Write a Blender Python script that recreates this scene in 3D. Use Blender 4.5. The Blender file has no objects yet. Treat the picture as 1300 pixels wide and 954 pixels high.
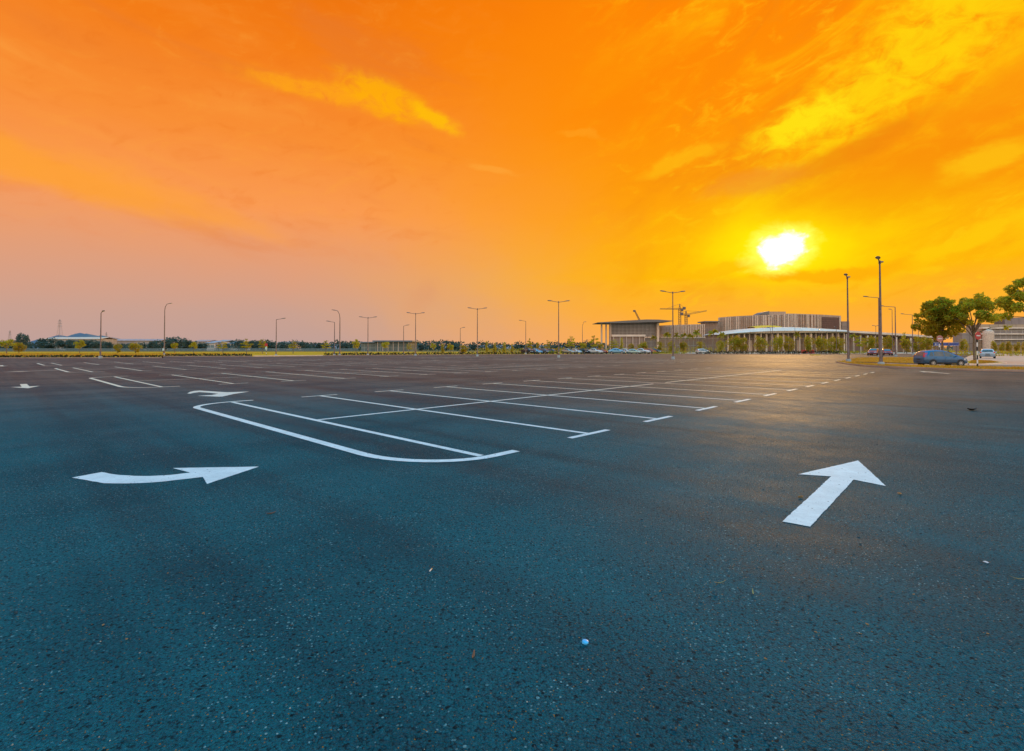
import bpy, math, random
from mathutils import Vector, Matrix

R = math.radians
scene = bpy.context.scene
COL = scene.collection

# ------------------------------------------------------------------ survey
F, PITCH, CAMH, CX, CY = 634.4, R(0.95), 1.466, 650.0, 432.0

def ray(px, py):
    x = (px - CX) / F; y = -(py - CY) / F
    c, s = math.cos(PITCH), math.sin(PITCH)
    return Vector((x, c - y * s, s + y * c))

def gp(px, py, z=0.0):
    d = ray(px, py); t = (z - CAMH) / d.z
    return Vector((d.x * t, d.y * t, z))

def at(px, py, Y):
    d = ray(px, py); t = Y / d.y
    return Vector((d.x * t, Y, CAMH + d.z * t))

def WX(px, Y): return at(px, 440, Y).x
def HZ(py, Y): return at(650, py, Y).z

TH = R(46.62); GO = Vector((-4.01, 10.22, 0)); BAY = 2.487
UA = Vector((math.cos(TH), math.sin(TH), 0)); VA = Vector((math.sin(TH), -math.cos(TH), 0))
ROWS = [0.0, -17.73, -35.09, -52.7]

def g(u, v, z=0.0):
    p = GO + UA * u + VA * v
    return Vector((p.x, p.y, z))

# ------------------------------------------------------------------ mesh helper
class MB:
    def __init__(self): self.v = []; self.f = []
    def add(self, vs, fs):
        n = len(self.v); self.v += [tuple(v) for v in vs]; self.f += [tuple(i + n for i in f) for f in fs]
    def box(self, x0, x1, y0, y1, z0, z1, M=None):
        vs = [Vector((x, y, z)) for z in (z0, z1) for y in (y0, y1) for x in (x0, x1)]
        if M is not None: vs = [M @ v for v in vs]
        self.add(vs, [(0, 2, 3, 1), (4, 5, 7, 6), (0, 1, 5, 4), (2, 6, 7, 3), (0, 4, 6, 2), (1, 3, 7, 5)])
        return self
    def bbox(self, x0, x1, y0, y1, z0, z1, b=0.02, M=None):
        # box with chamfered vertical and top edges
        lo = [(x0 + b, y0), (x1 - b, y0), (x1, y0 + b), (x1, y1 - b), (x1 - b, y1), (x0 + b, y1), (x0, y1 - b), (x0, y0 + b)]
        hi = [(x0 + 2*b, y0 + b), (x1 - 2*b, y0 + b), (x1 - b, y0 + 2*b), (x1 - b, y1 - 2*b), (x1 - 2*b, y1 - b), (x0 + 2*b, y1 - b), (x0 + b, y1 - 2*b), (x0 + b, y0 + 2*b)]
        vs = [Vector((x, y, z0)) for x, y in lo] + [Vector((x, y, z1 - b)) for x, y in lo] + [Vector((x, y, z1)) for x, y in hi]
        if M is not None: vs = [M @ v for v in vs]
        fs = [tuple(range(7, -1, -1)), tuple(range(16, 24))]
        for k in (0, 8):
            for i in range(8):
                j = (i + 1) % 8; fs.append((k + i, k + j, k + 8 + j, k + 8 + i))
        self.add(vs, fs); return self
    def tube(self, pts, rad, n=8, cap=True):
        pts = [Vector(p) for p in pts]
        if not isinstance(rad, (list, tuple)): rad = [rad] * len(pts)
        vs = []; fs = []
        for i, p in enumerate(pts):
            a = pts[max(i - 1, 0)]; b = pts[min(i + 1, len(pts) - 1)]
            d = (b - a).normalized()
            up = Vector((0, 0, 1)) if abs(d.z) < 0.9 else Vector((0, 1, 0))
            e1 = d.cross(up).normalized(); e2 = d.cross(e1)
            for k in range(n):
                t = 2 * math.pi * k / n
                vs.append(p + (e1 * math.cos(t) + e2 * math.sin(t)) * rad[i])
        for i in range(len(pts) - 1):
            for k in range(n):
                j = (k + 1) % n
                fs.append((i * n + k, i * n + j, (i + 1) * n + j, (i + 1) * n + k))
        if cap:
            fs.append(tuple(range(n - 1, -1, -1))); m = (len(pts) - 1) * n; fs.append(tuple(range(m, m + n)))
        self.add(vs, fs); return self
    def lathe(self, prof, n=16, M=None):
        vs = []; fs = []
        for r, z in prof:
            for k in range(n):
                t = 2 * math.pi * k / n; vs.append(Vector((r * math.cos(t), r * math.sin(t), z)))
        for i in range(len(prof) - 1):
            for k in range(n):
                j = (k + 1) % n; fs.append((i * n + k, i * n + j, (i + 1) * n + j, (i + 1) * n + k))
        if M is not None: vs = [M @ v for v in vs]
        self.add(vs, fs); return self
    def poly(self, pts):
        self.add(pts, [tuple(range(len(pts)))]); return self
    def prism(self, pts, d):
        d = Vector(d); n = len(pts); pts = [Vector(p) for p in pts]
        fs = [tuple(range(n - 1, -1, -1)), tuple(range(n, 2 * n))]
        for i in range(n):
            j = (i + 1) % n; fs.append((i, j, n + j, n + i))
        self.add(pts + [p + d for p in pts], fs); return self
    def band(self, top, bot, d):
        # solid between two polylines of equal length, extruded by d
        d = Vector(d); n = len(top)
        vs = [Vector(p) for p in top] + [Vector(p) for p in bot]
        vs += [v + d for v in vs]
        fs = []
        for i in range(n - 1):
            fs += [(i, n + i, n + i + 1, i + 1), (2*n + i, 2*n + i + 1, 3*n + i + 1, 3*n + i),
                   (i, i + 1, 2*n + i + 1, 2*n + i), (n + i, 3*n + i, 3*n + i + 1, n + i + 1)]
        fs += [(0, 2*n, 3*n, n), (n - 1, 2*n - 1, 4*n - 1, 3*n - 1)]
        self.add(vs, fs); return self
    def grid(self, rows):
        n = len(rows[0]); vs = [p for r in rows for p in r]; fs = []
        for i in range(len(rows) - 1):
            for k in range(n - 1): fs.append((i*n + k, i*n + k + 1, (i+1)*n + k + 1, (i+1)*n + k))
        self.add(vs, fs); return self
    def build(self, name, mat, parent=None, smooth=None, fix=True):
        me = bpy.data.meshes.new(name); me.from_pydata(self.v, [], self.f); me.update()
        if fix:
            import bmesh
            bm = bmesh.new(); bm.from_mesh(me); bmesh.ops.recalc_face_normals(bm, faces=bm.faces); bm.to_mesh(me); bm.free()
        if mat: me.materials.append(mat)
        if smooth is not None:
            me.polygons.foreach_set('use_smooth', [True] * len(me.polygons)); me.set_sharp_from_angle(angle=R(smooth))
        o = bpy.data.objects.new(name, me); COL.objects.link(o)
        if parent: o.parent = parent
        return o

def tag(o, label=None, cat=None, group=None, kind=None):
    if label: o['label'] = label
    if cat: o['category'] = cat
    if group: o['group'] = group
    if kind: o['kind'] = kind
    return o

def thing(name, label, cat, loc=(0, 0, 0), rz=0.0, group=None, scale=None):
    o = bpy.data.objects.new(name, None); COL.objects.link(o)
    o.empty_display_size = 0.2
    o.location = loc; o.rotation_euler = (0, 0, rz)
    if scale: o.scale = scale
    return tag(o, label, cat, group)

def copy_tree(o, parent=None):
    c = o.copy(); COL.objects.link(c)
    if parent: c.parent = parent
    for ch in list(o.children): copy_tree(ch, c)
    return c

def repaint(root, partname, m):
    for ch in root.children_recursive:
        if ch.name.split('.')[0] == partname:
            ch.material_slots[0].link = 'OBJECT'; ch.material_slots[0].material = m

# ------------------------------------------------------------------ nodes helper
def lin(c):
    return tuple(((x / 255) / 12.92 if x / 255 <= 0.04045 else ((x / 255 + 0.055) / 1.055) ** 2.4) for x in c)

class NT:
    def __init__(self, tree): self.t = tree; tree.nodes.clear()
    def n(self, typ, **kw):
        nd = self.t.nodes.new(typ)
        for k, v in kw.items(): setattr(nd, k, v)
        return nd
    def put(self, sock, val):
        if isinstance(val, S): self.t.links.new(val.s, sock)
        elif isinstance(val, bpy.types.NodeSocket): self.t.links.new(val, sock)
        elif hasattr(sock.default_value, '__len__'):
            if hasattr(val, '__len__'):
                val = tuple(val); L = len(sock.default_value)
                sock.default_value = (val + (1.0,))[:L] if len(val) < L else val[:L]
            else: sock.default_value = (val,) * 3 + (1.0,) * (len(sock.default_value) - 3)
        else: sock.default_value = val
    def m(self, op, a, b=None, c=None):
        nd = self.n('ShaderNodeMath', operation=op)
        for i, x in enumerate((a, b, c)):
            if x is not None: self.put(nd.inputs[i], x)
        return S(self, nd.outputs[0])
    def step(self, x, lo, hi):
        nd = self.n('ShaderNodeMapRange', interpolation_type='SMOOTHSTEP')
        self.put(nd.inputs['Value'], x); nd.inputs['From Min'].default_value = lo; nd.inputs['From Max'].default_value = hi
        return S(self, nd.outputs['Result'])
    def mix(self, f, a, b, mode='MIX'):
        nd = self.n('ShaderNodeMix', data_type='RGBA', blend_type=mode)
        self.put(nd.inputs[0], f); self.put(nd.inputs[6], a); self.put(nd.inputs[7], b)
        return S(self, nd.outputs[2])
    def vec(self, x, y, z=0.0):
        nd = self.n('ShaderNodeCombineXYZ')
        for i, v in enumerate((x, y, z)): self.put(nd.inputs[i], v)
        return S(self, nd.outputs[0])
    def sep(self, v):
        nd = self.n('ShaderNodeSeparateXYZ'); self.put(nd.inputs[0], v)
        return [S(self, o) for o in nd.outputs]
    def noise(self, v, scale, detail=4.0, rough=0.55, dist=0.0, lac=2.0, out=0):
        nd = self.n('ShaderNodeTexNoise'); self.put(nd.inputs['Vector'], v)
        nd.inputs['Scale'].default_value = scale; nd.inputs['Detail'].default_value = detail
        nd.inputs['Roughness'].default_value = rough; nd.inputs['Distortion'].default_value = dist
        nd.inputs['Lacunarity'].default_value = lac
        return S(self, nd.outputs[out])
    def voro(self, v, scale, feature='F1', rnd=1.0):
        nd = self.n('ShaderNodeTexVoronoi', feature=feature); self.put(nd.inputs['Vector'], v)
        nd.inputs['Scale'].default_value = scale
        nd.inputs['Randomness'].default_value = rnd
        return S(self, nd.outputs['Distance']), S(self, nd.outputs['Color'])
    def ramp(self, f, stops, interp='EASE'):
        nd = self.n('ShaderNodeValToRGB'); cr = nd.color_ramp; cr.interpolation = interp
        while len(cr.elements) < len(stops): cr.elements.new(0.5)
        for e, (p, c) in zip(cr.elements, stops): e.position = p; e.color = tuple(c) + (1,)
        self.put(nd.inputs[0], f); return S(self, nd.outputs[0])
    def coord(self, which='Object'):
        return S(self, self.n('ShaderNodeTexCoord').outputs[which])

class S:
    def __init__(self, nt, s): self.nt = nt; self.s = s
    def __add__(self, o): return self.nt.m('ADD', self, o)
    __radd__ = __add__
    def __sub__(self, o): return self.nt.m('SUBTRACT', self, o)
    def __rsub__(self, o): return self.nt.m('SUBTRACT', o, self)
    def __mul__(self, o): return self.nt.m('MULTIPLY', self, o)
    __rmul__ = __mul__
    def __truediv__(self, o): return self.nt.m('DIVIDE', self, o)
    def __pow__(self, o): return self.nt.m('POWER', self, o)

def material(name):
    m = bpy.data.materials.new(name); m.use_nodes = True
    return m, NT(m.node_tree)

def finish(m, nt, color, rough=0.6, metal=0.0, spec=0.5, bump=None, bstr=0.3, bdist=0.02, coat=0.0, transl=None, tint=None):
    b = nt.n('ShaderNodeBsdfPrincipled'); o = nt.n('ShaderNodeOutputMaterial')
    nt.put(b.inputs['Base Color'], color); nt.put(b.inputs['Roughness'], rough); nt.put(b.inputs['Metallic'], metal)
    nt.put(b.inputs['Specular IOR Level'], spec)
    if tint: b.inputs['Specular Tint'].default_value = tuple(tint) + (1,)
    if coat: b.inputs['Coat Weight'].default_value = coat; b.inputs['Coat Roughness'].default_value = 0.06
    if bump is not None:
        bn = nt.n('ShaderNodeBump'); bn.inputs['Strength'].default_value = bstr; bn.inputs['Distance'].default_value = bdist
        nt.put(bn.inputs['Height'], bump); nt.t.links.new(bn.outputs[0], b.inputs['Normal'])
    out = b.outputs[0]
    if transl is not None:
        t = nt.n('ShaderNodeBsdfTranslucent'); nt.put(t.inputs['Color'], transl[1])
        mx = nt.n('ShaderNodeMixShader'); mx.inputs[0].default_value = transl[0]
        nt.t.links.new(out, mx.inputs[1]); nt.t.links.new(t.outputs[0], mx.inputs[2]); out = mx.outputs[0]
    nt.t.links.new(out, o.inputs['Surface']); return m

def plain(name, c, rough=0.6, metal=0.0, var=0.25, scale=3.0, spec=0.5, coat=0.0, bstr=0.0):
    m, nt = material(name); co = nt.coord()
    nz = nt.noise(co, scale, 5, 0.6)
    k = nt.mix(nt.step(nz, 0.3, 0.7), tuple(x * (1 - var) for x in c), tuple(min(1, x * (1 + var * 0.6)) for x in c))
    return finish(m, nt, k, rough, metal, spec, nz if bstr else None, bstr, 0.02, coat)

# ------------------------------------------------------------------ camera, render, sun
cam = bpy.data.cameras.new('camera'); co = bpy.data.objects.new('camera', cam); COL.objects.link(co)
co.location = (0, 0, CAMH); co.rotation_euler = (R(90) + PITCH, 0, 0)
cam.sensor_width = 36; cam.lens = F / 1300 * 36; cam.shift_y = -45 / 1300
cam.clip_start = 0.05; cam.clip_end = 20000
scene.camera = co
scene.view_settings.view_transform = 'Standard'; scene.view_settings.look = 'None'
scene.view_settings.exposure = 0; scene.view_settings.gamma = 1
scene.render.engine = 'CYCLES'
scene.cycles.use_denoising = True
scene.cycles.max_bounces = 5; scene.cycles.transparent_max_bounces = 6

sd = ray(990, 315).normalized()
SUN_EL = math.asin(sd.z); SUN_AZ = math.atan2(sd.x, sd.y)
sun = bpy.data.lights.new('sun', 'SUN'); so = bpy.data.objects.new('sun', sun); COL.objects.link(so)
so.rotation_euler = (-sd).to_track_quat('-Z', 'Y').to_euler()
sun.energy = 1.3; sun.angle = R(7); sun.color = (1.0, 0.55, 0.18)

# ------------------------------------------------------------------ sky
def ang(px, py):
    d = ray(px, py).normalized()
    return math.degrees(math.atan2(d.x, d.y)), math.degrees(math.asin(d.z))

def make_world():
    w = bpy.data.worlds.new('World'); scene.world = w; w.use_nodes = True
    nt = NT(w.node_tree)
    nv = nt.n('ShaderNodeVectorMath', operation='NORMALIZE'); nt.put(nv.inputs[0], nt.coord('Generated'))
    x, y, z = nt.sep(nv.outputs[0])
    A = nt.m('ARCTAN2', x, y) * 57.29578
    E = nt.m('ARCSINE', z) * 57.29578
    AE = nt.vec(A, E)
    wa = nt.noise(nt.vec(A * 0.6, E), 0.12, 6, 0.6, 0.4) - 0.5
    wb = nt.noise(nt.vec(A * 0.6 + 40.0, E + 17.0), 0.14, 6, 0.6, 0.4) - 0.5
    fine = nt.noise(nt.vec(A, E * 1.6), 0.45, 7, 0.62, 0.6) - 0.5
    Aw = A + wa * 7.0; Ew = E + wb * 4.0
    def blob(px, py, ra, re, rot=0.0, k=1.0, wf=1.0):
        a0, e0 = ang(px, py)
        da = (A + wa * (7.0 * wf)) - a0; de = (E + wb * (4.0 * wf)) - e0
        c, s = math.cos(R(rot)), math.sin(R(rot))
        p = (da * c + de * s) / ra; q = (de * c - da * s) / re
        return nt.m('EXPONENT', (p * p + q * q) * -1.0) * k
    e = (E / 40.0) + wb * 0.05
    L = [(0.0, (190, 160, 154)), (0.09, (202, 161, 145)), (0.2, (224, 159, 124)), (0.36, (250, 155, 84)), (0.52, (249, 143, 54)), (0.72, (244, 125, 24)), (0.92, (236, 112, 10))]
    Rr = [(0.0, (255, 172, 82)), (0.09, (255, 174, 55)), (0.19, (255, 177, 12)), (0.38, (255, 160, 12)), (0.6, (255, 146, 8)), (0.9, (255, 132, 5))]
    base = nt.mix(nt.step(A + wa * 14.0, -26, 16), nt.ramp(e, [(p, lin(c)) for p, c in L], 'LINEAR'), nt.ramp(e, [(p, lin(c)) for p, c in Rr], 'LINEAR'))
    yel = lin((255, 214, 14)); dark = lin((236, 126, 18)); gold = lin((255, 190, 20))
    # broad soft mottling of the cloud deck, streaks rising to the right
    c30, s30 = math.cos(R(28)), math.sin(R(28))
    st = nt.noise(nt.vec((A * c30 + E * s30) * 0.35, (E * c30 - A * s30)), 0.16, 8, 0.6, 0.9)
    rt = nt.step(A + wa * 10.0, 2, 26)
    base = nt.mix(nt.step(st, 0.50, 0.72) * rt * nt.step(E, 4, 11) * 0.5, base, yel)
    base = nt.mix(nt.step(st, 0.50, 0.30) * rt * nt.step(E, 3, 9) * 0.45, base, dark)
    st2 = nt.noise(nt.vec(A * 0.22 + E * 0.1, E + A * 0.12), 0.2, 6, 0.55, 0.5)
    lf = nt.step(A, 5, -15)
    base = nt.mix(nt.step(st2, 0.52, 0.78) * lf * nt.step(E, 8, 16) * 0.5, base, lin((255, 168, 70)))
    base = nt.mix(nt.step(st2, 0.48, 0.28) * lf * nt.step(E, 4, 12) * 0.4, base, lin((226, 122, 50)))
    # warm veil at upper left, dark corner
    puff = nt.noise(nt.vec(A + wb * 6.0, E * 2.1 - A * 0.35), 0.30, 9, 0.62, 0.8)
    base = nt.mix(nt.step(puff, 0.50, 0.74) * rt * nt.step(E, 2, 6) * 0.55, base, lin((255, 205, 22)))
    base = nt.mix(nt.step(puff, 0.47, 0.30) * rt * nt.step(E, 2, 6) * 0.35, base, lin((246, 140, 16)))
    base = nt.mix(nt.step(puff, 0.50, 0.80) * nt.step(E, 7, 15) * lf * 0.22, base, lin((255, 172, 60)))
    base = nt.mix(nt.step(puff, 0.48, 0.26) * nt.step(E, 7, 15) * lf * 0.25, base, lin((232, 112, 24)))
    def over(bl, col, lo=0.25, hi=0.75, k=1.0, f=0.35):
        nonlocal base
        base = nt.mix(nt.step(bl + bl * fine * (f * 1.6), lo, hi) * k, base, col)
    over(blob(60, 215, 15, 2.0, -12), lin((255, 163, 48)), 0.2, 0.9, 0.75)
    over(blob(230, 250, 11, 1.6, -16), lin((255, 163, 60)), 0.2, 0.9, 0.55)
    over(blob(1130, 90, 15, 4.4, 40), yel, 0.05, 1.3, 0.75, 1.9)
    over(blob(1220, 15, 10, 6, 30), yel, 0.05, 1.3, 0.6, 1.9)
    over(blob(1010, 158, 4.6, 1.6, 12), lin((255, 226, 20)), 0.1, 1.0, 0.95, 1.5)
    over(blob(1160, 225, 13, 3.4, 12), lin((250, 142, 10)), 0.1, 0.9, 0.95, 0.9)
    over(blob(1080, 195, 8, 1.3, 16), lin((240, 128, 14)), 0.1, 0.9, 0.7, 1.0)
    over(blob(1270, 120, 6, 2.0, 25), lin((252, 146, 12)), 0.1, 0.9, 0.7, 1.0)
    over(blob(820, 110, 13, 5, 10), lin((255, 138, 6)), 0.1, 1.0, 0.7, 0.6)
    over(blob(960, 232, 6, 1.5, 6), lin((240, 140, 44)), 0.25, 0.9, 0.6, 0.6)
    over(blob(870, 205, 5, 1.0, 12), gold, 0.25, 0.8, 0.6, 0.8)
    over(blob(1225, 300, 6, 1.0, 24), lin((255, 200, 15)), 0.25, 0.8, 0.85, 0.8)
    over(blob(1245, 205, 4.5, 1.5, 18), lin((255, 196, 20)), 0.25, 0.9, 0.75, 0.8)
    over(blob(415, 118, 8.0, 1.0, -4, wf=0.7), lin((255, 165, 24)), 0.05, 1.0, 0.85, 1.6)
    over(blob(490, 125, 5.4, 1.5, -13, wf=0.6), lin((255, 174, 10)), 0.08, 0.95, 0.9, 1.6)
    over(blob(550, 146, 3.2, 0.8, -26, wf=0.4), lin((255, 188, 10)), 0.1, 0.9, 0.9, 1.3)
    over(blob(620, 212, 3.5, 0.6, -5), lin((255, 170, 60)), 0.3, 0.9, 0.5, 0.6)
    over(blob(740, 176, 2.6, 0.45, -12), lin((255, 160, 30)), 0.3, 0.9, 0.6, 0.6)
    # thin smoke far off
    over(blob(540, 372, 2.4, 1.5, 60), lin((222, 150, 106)), 0.05, 1.1, 0.3, 0.5)
    # glow round the veiled sun
    a0, e0 = ang(990, 315)
    dA = Aw - a0; dE = E + wb * 3.0 - e0
    r1 = (0.5 - st) * 1.6 + (dA * dA) / (12.5 ** 2) + (dE * dE) / (4.6 ** 2)
    base = nt.mix(nt.m('MINIMUM', nt.m('EXPONENT', r1 * -1.0) * 0.85, 1.0), base, lin((255, 205, 4)))
    r2 = (dA * dA) / (5.6 ** 2) + (dE * dE) / (2.6 ** 2)
    base = nt.mix(nt.m('EXPONENT', r2 * -1.0) * 1.0, base, tuple(c * 1.1 for c in lin((255, 238, 10))))
    over(blob(1045, 345, 8, 0.8, 2), lin((255, 172, 10)), 0.3, 0.8, 0.75, 0.6)
    over(blob(905, 345, 5, 0.8, 10), lin((255, 186, 10)), 0.3, 0.8, 0.6, 0.6)
    tilt = dA * 0.93 + dE * 0.36; tn = dE * 0.93 - dA * 0.36
    r3 = nt.m('SQRT', (tilt * tilt) / (2.1 ** 2) + (tn * tn) / (1.36 ** 2)) + fine * 1.35 + wa * 1.1 + (st - 0.5) * 1.2
    core = nt.step(r3, 1.35, 0.6)
    base = nt.mix(nt.step(r3, 2.2, 0.9), base, (1.4, 1.1, 0.12))
    base = nt.mix(core, base, (2.6, 2.5, 2.1))
    # sky behind the viewer and overhead: warm low, blue above, shaped to light the scene
    Aabs = nt.m('ABSOLUTE', A)
    back = nt.ramp(nt.m('MAXIMUM', E, 0.0) / 90.0, [(0.0, (1.5, 1.08, 0.78)), (0.30, (1.4, 1.05, 0.80)), (0.50, (0.12, 0.80, 1.25)), (0.7, (0.0, 0.92, 1.75)), (1.0, (0.0, 0.98, 1.95))], 'LINEAR')
    sk = nt.n('ShaderNodeTexSky', sky_type='NISHITA'); sk.sun_disc = False
    sk.sun_elevation = SUN_EL; sk.sun_rotation = SUN_AZ
    back = nt.mix(0.03, back, S(nt, sk.outputs[0]), 'ADD')
    up = nt.m('MAXIMUM', nt.step(E, 36, 46), nt.step(Aabs, 62, 115))
    base = nt.mix(up, base, back)
    bg = nt.n('ShaderNodeBackground'); nt.put(bg.inputs[0], base); bg.inputs[1].default_value = 1.0
    out = nt.n('ShaderNodeOutputWorld'); nt.t.links.new(bg.outputs[0], out.inputs[0])
    w.cycles.sampling_method = 'MANUAL'; w.cycles.sample_map_resolution = 1024
make_world()

# ------------------------------------------------------------------ ground materials
def asphalt():
    m, nt = material('asphalt'); co = nt.coord(); x, y, z = nt.sep(co)
    c, s = math.cos(TH), math.sin(TH)
    u = x * c + y * s; v = x * s - y * c
    big = nt.noise(co, 0.22, 5, 0.6)
    mid = nt.noise(co, 1.7, 5, 0.65)
    # paver lanes and tyre-polished tracks run across the rows, along v
    lane = nt.noise(nt.vec(u * 0.55, v * 0.035), 1.0, 4, 0.6, 0.15)
    lane2 = nt.noise(nt.vec(u * 0.05 + 9.0, v * 0.7), 1.0, 3, 0.55, 0.1)
    track = nt.noise(nt.vec(u * 2.2, v * 0.06), 1.0, 3, 0.5, 0.1)
    d1, c1 = nt.voro(co, 95.0); r1, g1, b1 = nt.sep(c1)
    d2, c2 = nt.voro(co, 210.0); r2, g2, b2 = nt.sep(c2)
    grit = nt.noise(co, 60.0, 4, 0.7)
    k = big * 0.75 + mid * 0.3 + lane * 0.9 + lane2 * 0.6 + track * 0.35 - 0.22      # about 1.2
    base = nt.mix(nt.step(k, 0.98, 1.5), (0.003, 0.074, 0.096), (0.012, 0.150, 0.182))
    base = nt.mix(nt.step(lane, 0.44, 0.31) * 0.35, base, (0.003, 0.016, 0.024))
    # dark paver joints and tyre tracks along v
    wob = (nt.noise(nt.vec(u * 0.3, v * 0.25), 1.0, 3, 0.6) - 0.5) * 0.9
    for u0, w0, k0 in ((5.35, 0.20, .8), (1.2, 0.16, .7), (-2.45, 0.26, .8), (8.7, 0.14, .5), (12.6, 0.2, .6), (15.9, 0.3, .7), (19.6, 0.4, .8), (24.2, 0.3, .7), (29.0, 0.5, .8), (-6.2, 0.3, .6), (34.5, 0.5, .8), (41., .6, .8), (3.3, .08, .45), (6.9, .08, .4), (-0.6, .07, .35)):
        q = (u + wob * w0 * 2.2 - u0) / w0
        gsn = nt.m('EXPONENT', q * q * -1.0) * (k0 * 0.7) * nt.step(y + (big - 0.5) * 3.0, 4.6, 7.2) * nt.step(mid * 0.5 + lane2 * 0.5, 0.3, 0.62)
        base = nt.mix(gsn, base, (0.004, 0.014, 0.020))
    coarse = nt.noise(co, 38.0, 5, 0.75)
    base = nt.mix(nt.step(coarse, 0.51, 0.70) * 0.8, base, (0.028, 0.185, 0.235))
    fg = nt.noise(nt.vec(x + 3.0, y, z), 105.0, 3, 0.7)
    base = nt.mix(nt.step(fg, 0.55, 0.70) * 0.6, base, (0.03, 0.20, 0.25))
    base = nt.mix(nt.step(fg, 0.44, 0.32) * 0.7, base, (0.0015, 0.008, 0.012))
    base = nt.mix(nt.step(coarse, 0.47, 0.30) * 0.9, base, (0.0015, 0.008, 0.013))
    # stones: each with its own tone; a few pale or rusty ones
    base = nt.mix(nt.step(r1, 0.35, 1.0) * 0.6, base, (0.022, 0.075, 0.10), 'MIX')
    base = nt.mix(nt.step(d1, 0.55, 0.9) * 0.75, base, (0.004, 0.010, 0.014))
    base = nt.mix(nt.step(grit, 0.42, 0.26) * 0.7, base, (0.005, 0.011, 0.016))
    base = nt.mix(nt.step(g1, 0.962, 0.97) * nt.step(d1, 0.55, 0.40) * nt.step(nt.noise(co, 1.3, 3, 0.6), 0.40, 0.60), base, (0.20, 0.36, 0.38))
    d3, c3 = nt.voro(co, 46.0); r3_, g3_, b3_ = nt.sep(c3)
    base = nt.mix(nt.step(r3_, 0.975, 0.98) * nt.step(d3, 0.42, 0.30) * nt.step(nt.noise(co, 0.9, 3, 0.6), 0.42, 0.58), base, (0.13, 0.30, 0.33))
    base = nt.mix(nt.step(g3_, 0.93, 0.95) * nt.step(d3, 0.5, 0.35) * 0.8, base, (0.0015, 0.007, 0.010))
    base = nt.mix(nt.step(b2, 0.992, 0.996), base, (0.34, 0.16, 0.03))
    base = nt.mix(nt.step(r2, 0.993, 0.997) * nt.step(big, 0.35, 0.65), base, (0.14, 0.30, 0.36))
    rough = nt.step(mid, 0.2, 0.8) * 0.12 + nt.step(lane, 0.3, 0.7) * 0.12 + 0.56
    h = nt.step(d1, 0.75, 0.15) * 0.6 + grit * 0.7 + coarse * 1.1 + nt.step(d2, 0.7, 0.2) * 0.25
    # warm distant sheen painted into the base colour further into the lot
    far_warm = nt.step(y + (big - 0.5) * 9.0, 6.5, 26.0)
    base = nt.mix(far_warm * 0.85, base, nt.mix(nt.step(k, 1.0, 1.48), (0.052, 0.029, 0.021), (0.165, 0.094, 0.060)))
    return finish(m, nt, base, rough, 0, far_warm * 0.22 + 0.04, h, 1.0, 0.009, tint=(0.12, 0.6, 1.0))

def paint():
    m, nt = material('road_paint'); co = nt.coord()
    n1 = nt.noise(co, 9.0, 6, 0.7); n2 = nt.noise(co, 75.0, 3, 0.7); d, c = nt.voro(co, 60.0)
    k = nt.mix(nt.step(n1, 0.3, 0.75), (0.60, 0.65, 0.65), (0.75, 0.82, 0.81))
    k = nt.mix(nt.step(n2, 0.36, 0.30), k, (0.10, 0.16, 0.18))
    dd, cc = nt.voro(co, 22.0); rr = nt.sep(cc)[0]
    k = nt.mix(nt.step(rr, 0.90, 0.92) * nt.step(dd, 0.26, 0.18), k, (0.02, 0.05, 0.065))
    k = nt.mix(nt.step(nt.noise(co, 2.2, 4, 0.6), 0.40, 0.62) * 0.22, k, (0.36, 0.42, 0.42))
    k = nt.mix(nt.step(n1 * 0.6 + n2 * 0.4, 0.36, 0.30), k, (0.25, 0.26, 0.26))
    k = nt.mix(nt.step(nt.sep(co)[1] * 0.0 + S(nt, nt.n('ShaderNodeNewGeometry').outputs['Position']).nt.sep(nt.n('ShaderNodeNewGeometry').outputs['Position'])[1], 7.0, 22.0) * 0.8, k, (0.86, 0.60, 0.38))  # warm distant light painted into the marking colour further off
    return finish(m, nt, k, 0.7, 0, 0.08, n2 + nt.step(d, 0.7, 0.2) * 0.5, 0.35, 0.003)

def grass_ground(name, a, b, sc=1.2):
    m, nt = material(name); co = nt.coord()
    n1 = nt.noise(co, sc * 0.15, 5, 0.6); n2 = nt.noise(co, sc * 6, 5, 0.7)
    k = nt.mix(nt.step(n1 * 0.6 + n2 * 0.4, 0.35, 0.65), a, b)
    return finish(m, nt, k, 0.9, 0, 0.1, n2, 0.6, 0.05)

def concrete(name, c, sc=1.0):
    m, nt = material(name); co = nt.coord()
    n1 = nt.noise(co, 0.35 * sc, 6, 0.65); n2 = nt.noise(co, 25 * sc, 4, 0.7)
    k = nt.mix(nt.step(n1, 0.3, 0.7), tuple(x * 0.72 for x in c), c)
    k = nt.mix(nt.step(n2, 0.4, 0.25) * 0.4, k, tuple(x * 0.5 for x in c))
    return finish(m, nt, k, 0.8, 0, 0.3, n2, 0.3, 0.004)

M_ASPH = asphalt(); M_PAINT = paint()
M_GROUND = grass_ground('field_soil', (0.10, 0.11, 0.045), (0.20, 0.16, 0.06), 0.3)
M_YGRASS = grass_ground('dry_yellow_grass', (0.50, 0.25, 0.010), (0.74, 0.38, 0.02))
M_VERGE = grass_ground('verge_turf', (0.46, 0.15, 0.012), (0.66, 0.26, 0.03))
M_CONC = concrete('pale_concrete', (0.88, 0.47, 0.30)); M_KERB = concrete('kerb_concrete', (0.46, 0.29, 0.20))
M_YKERB = concrete('yellow_kerb_paint', (0.75, 0.48, 0.04)); M_WKERB = concrete('white_kerb_paint', (0.9, 0.62, 0.44))

def sheet(name, pts, z, mat):
    o = MB().poly([(p[0], p[1], z) for p in pts]).build(name, mat); return tag(o, kind='structure')

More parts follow.
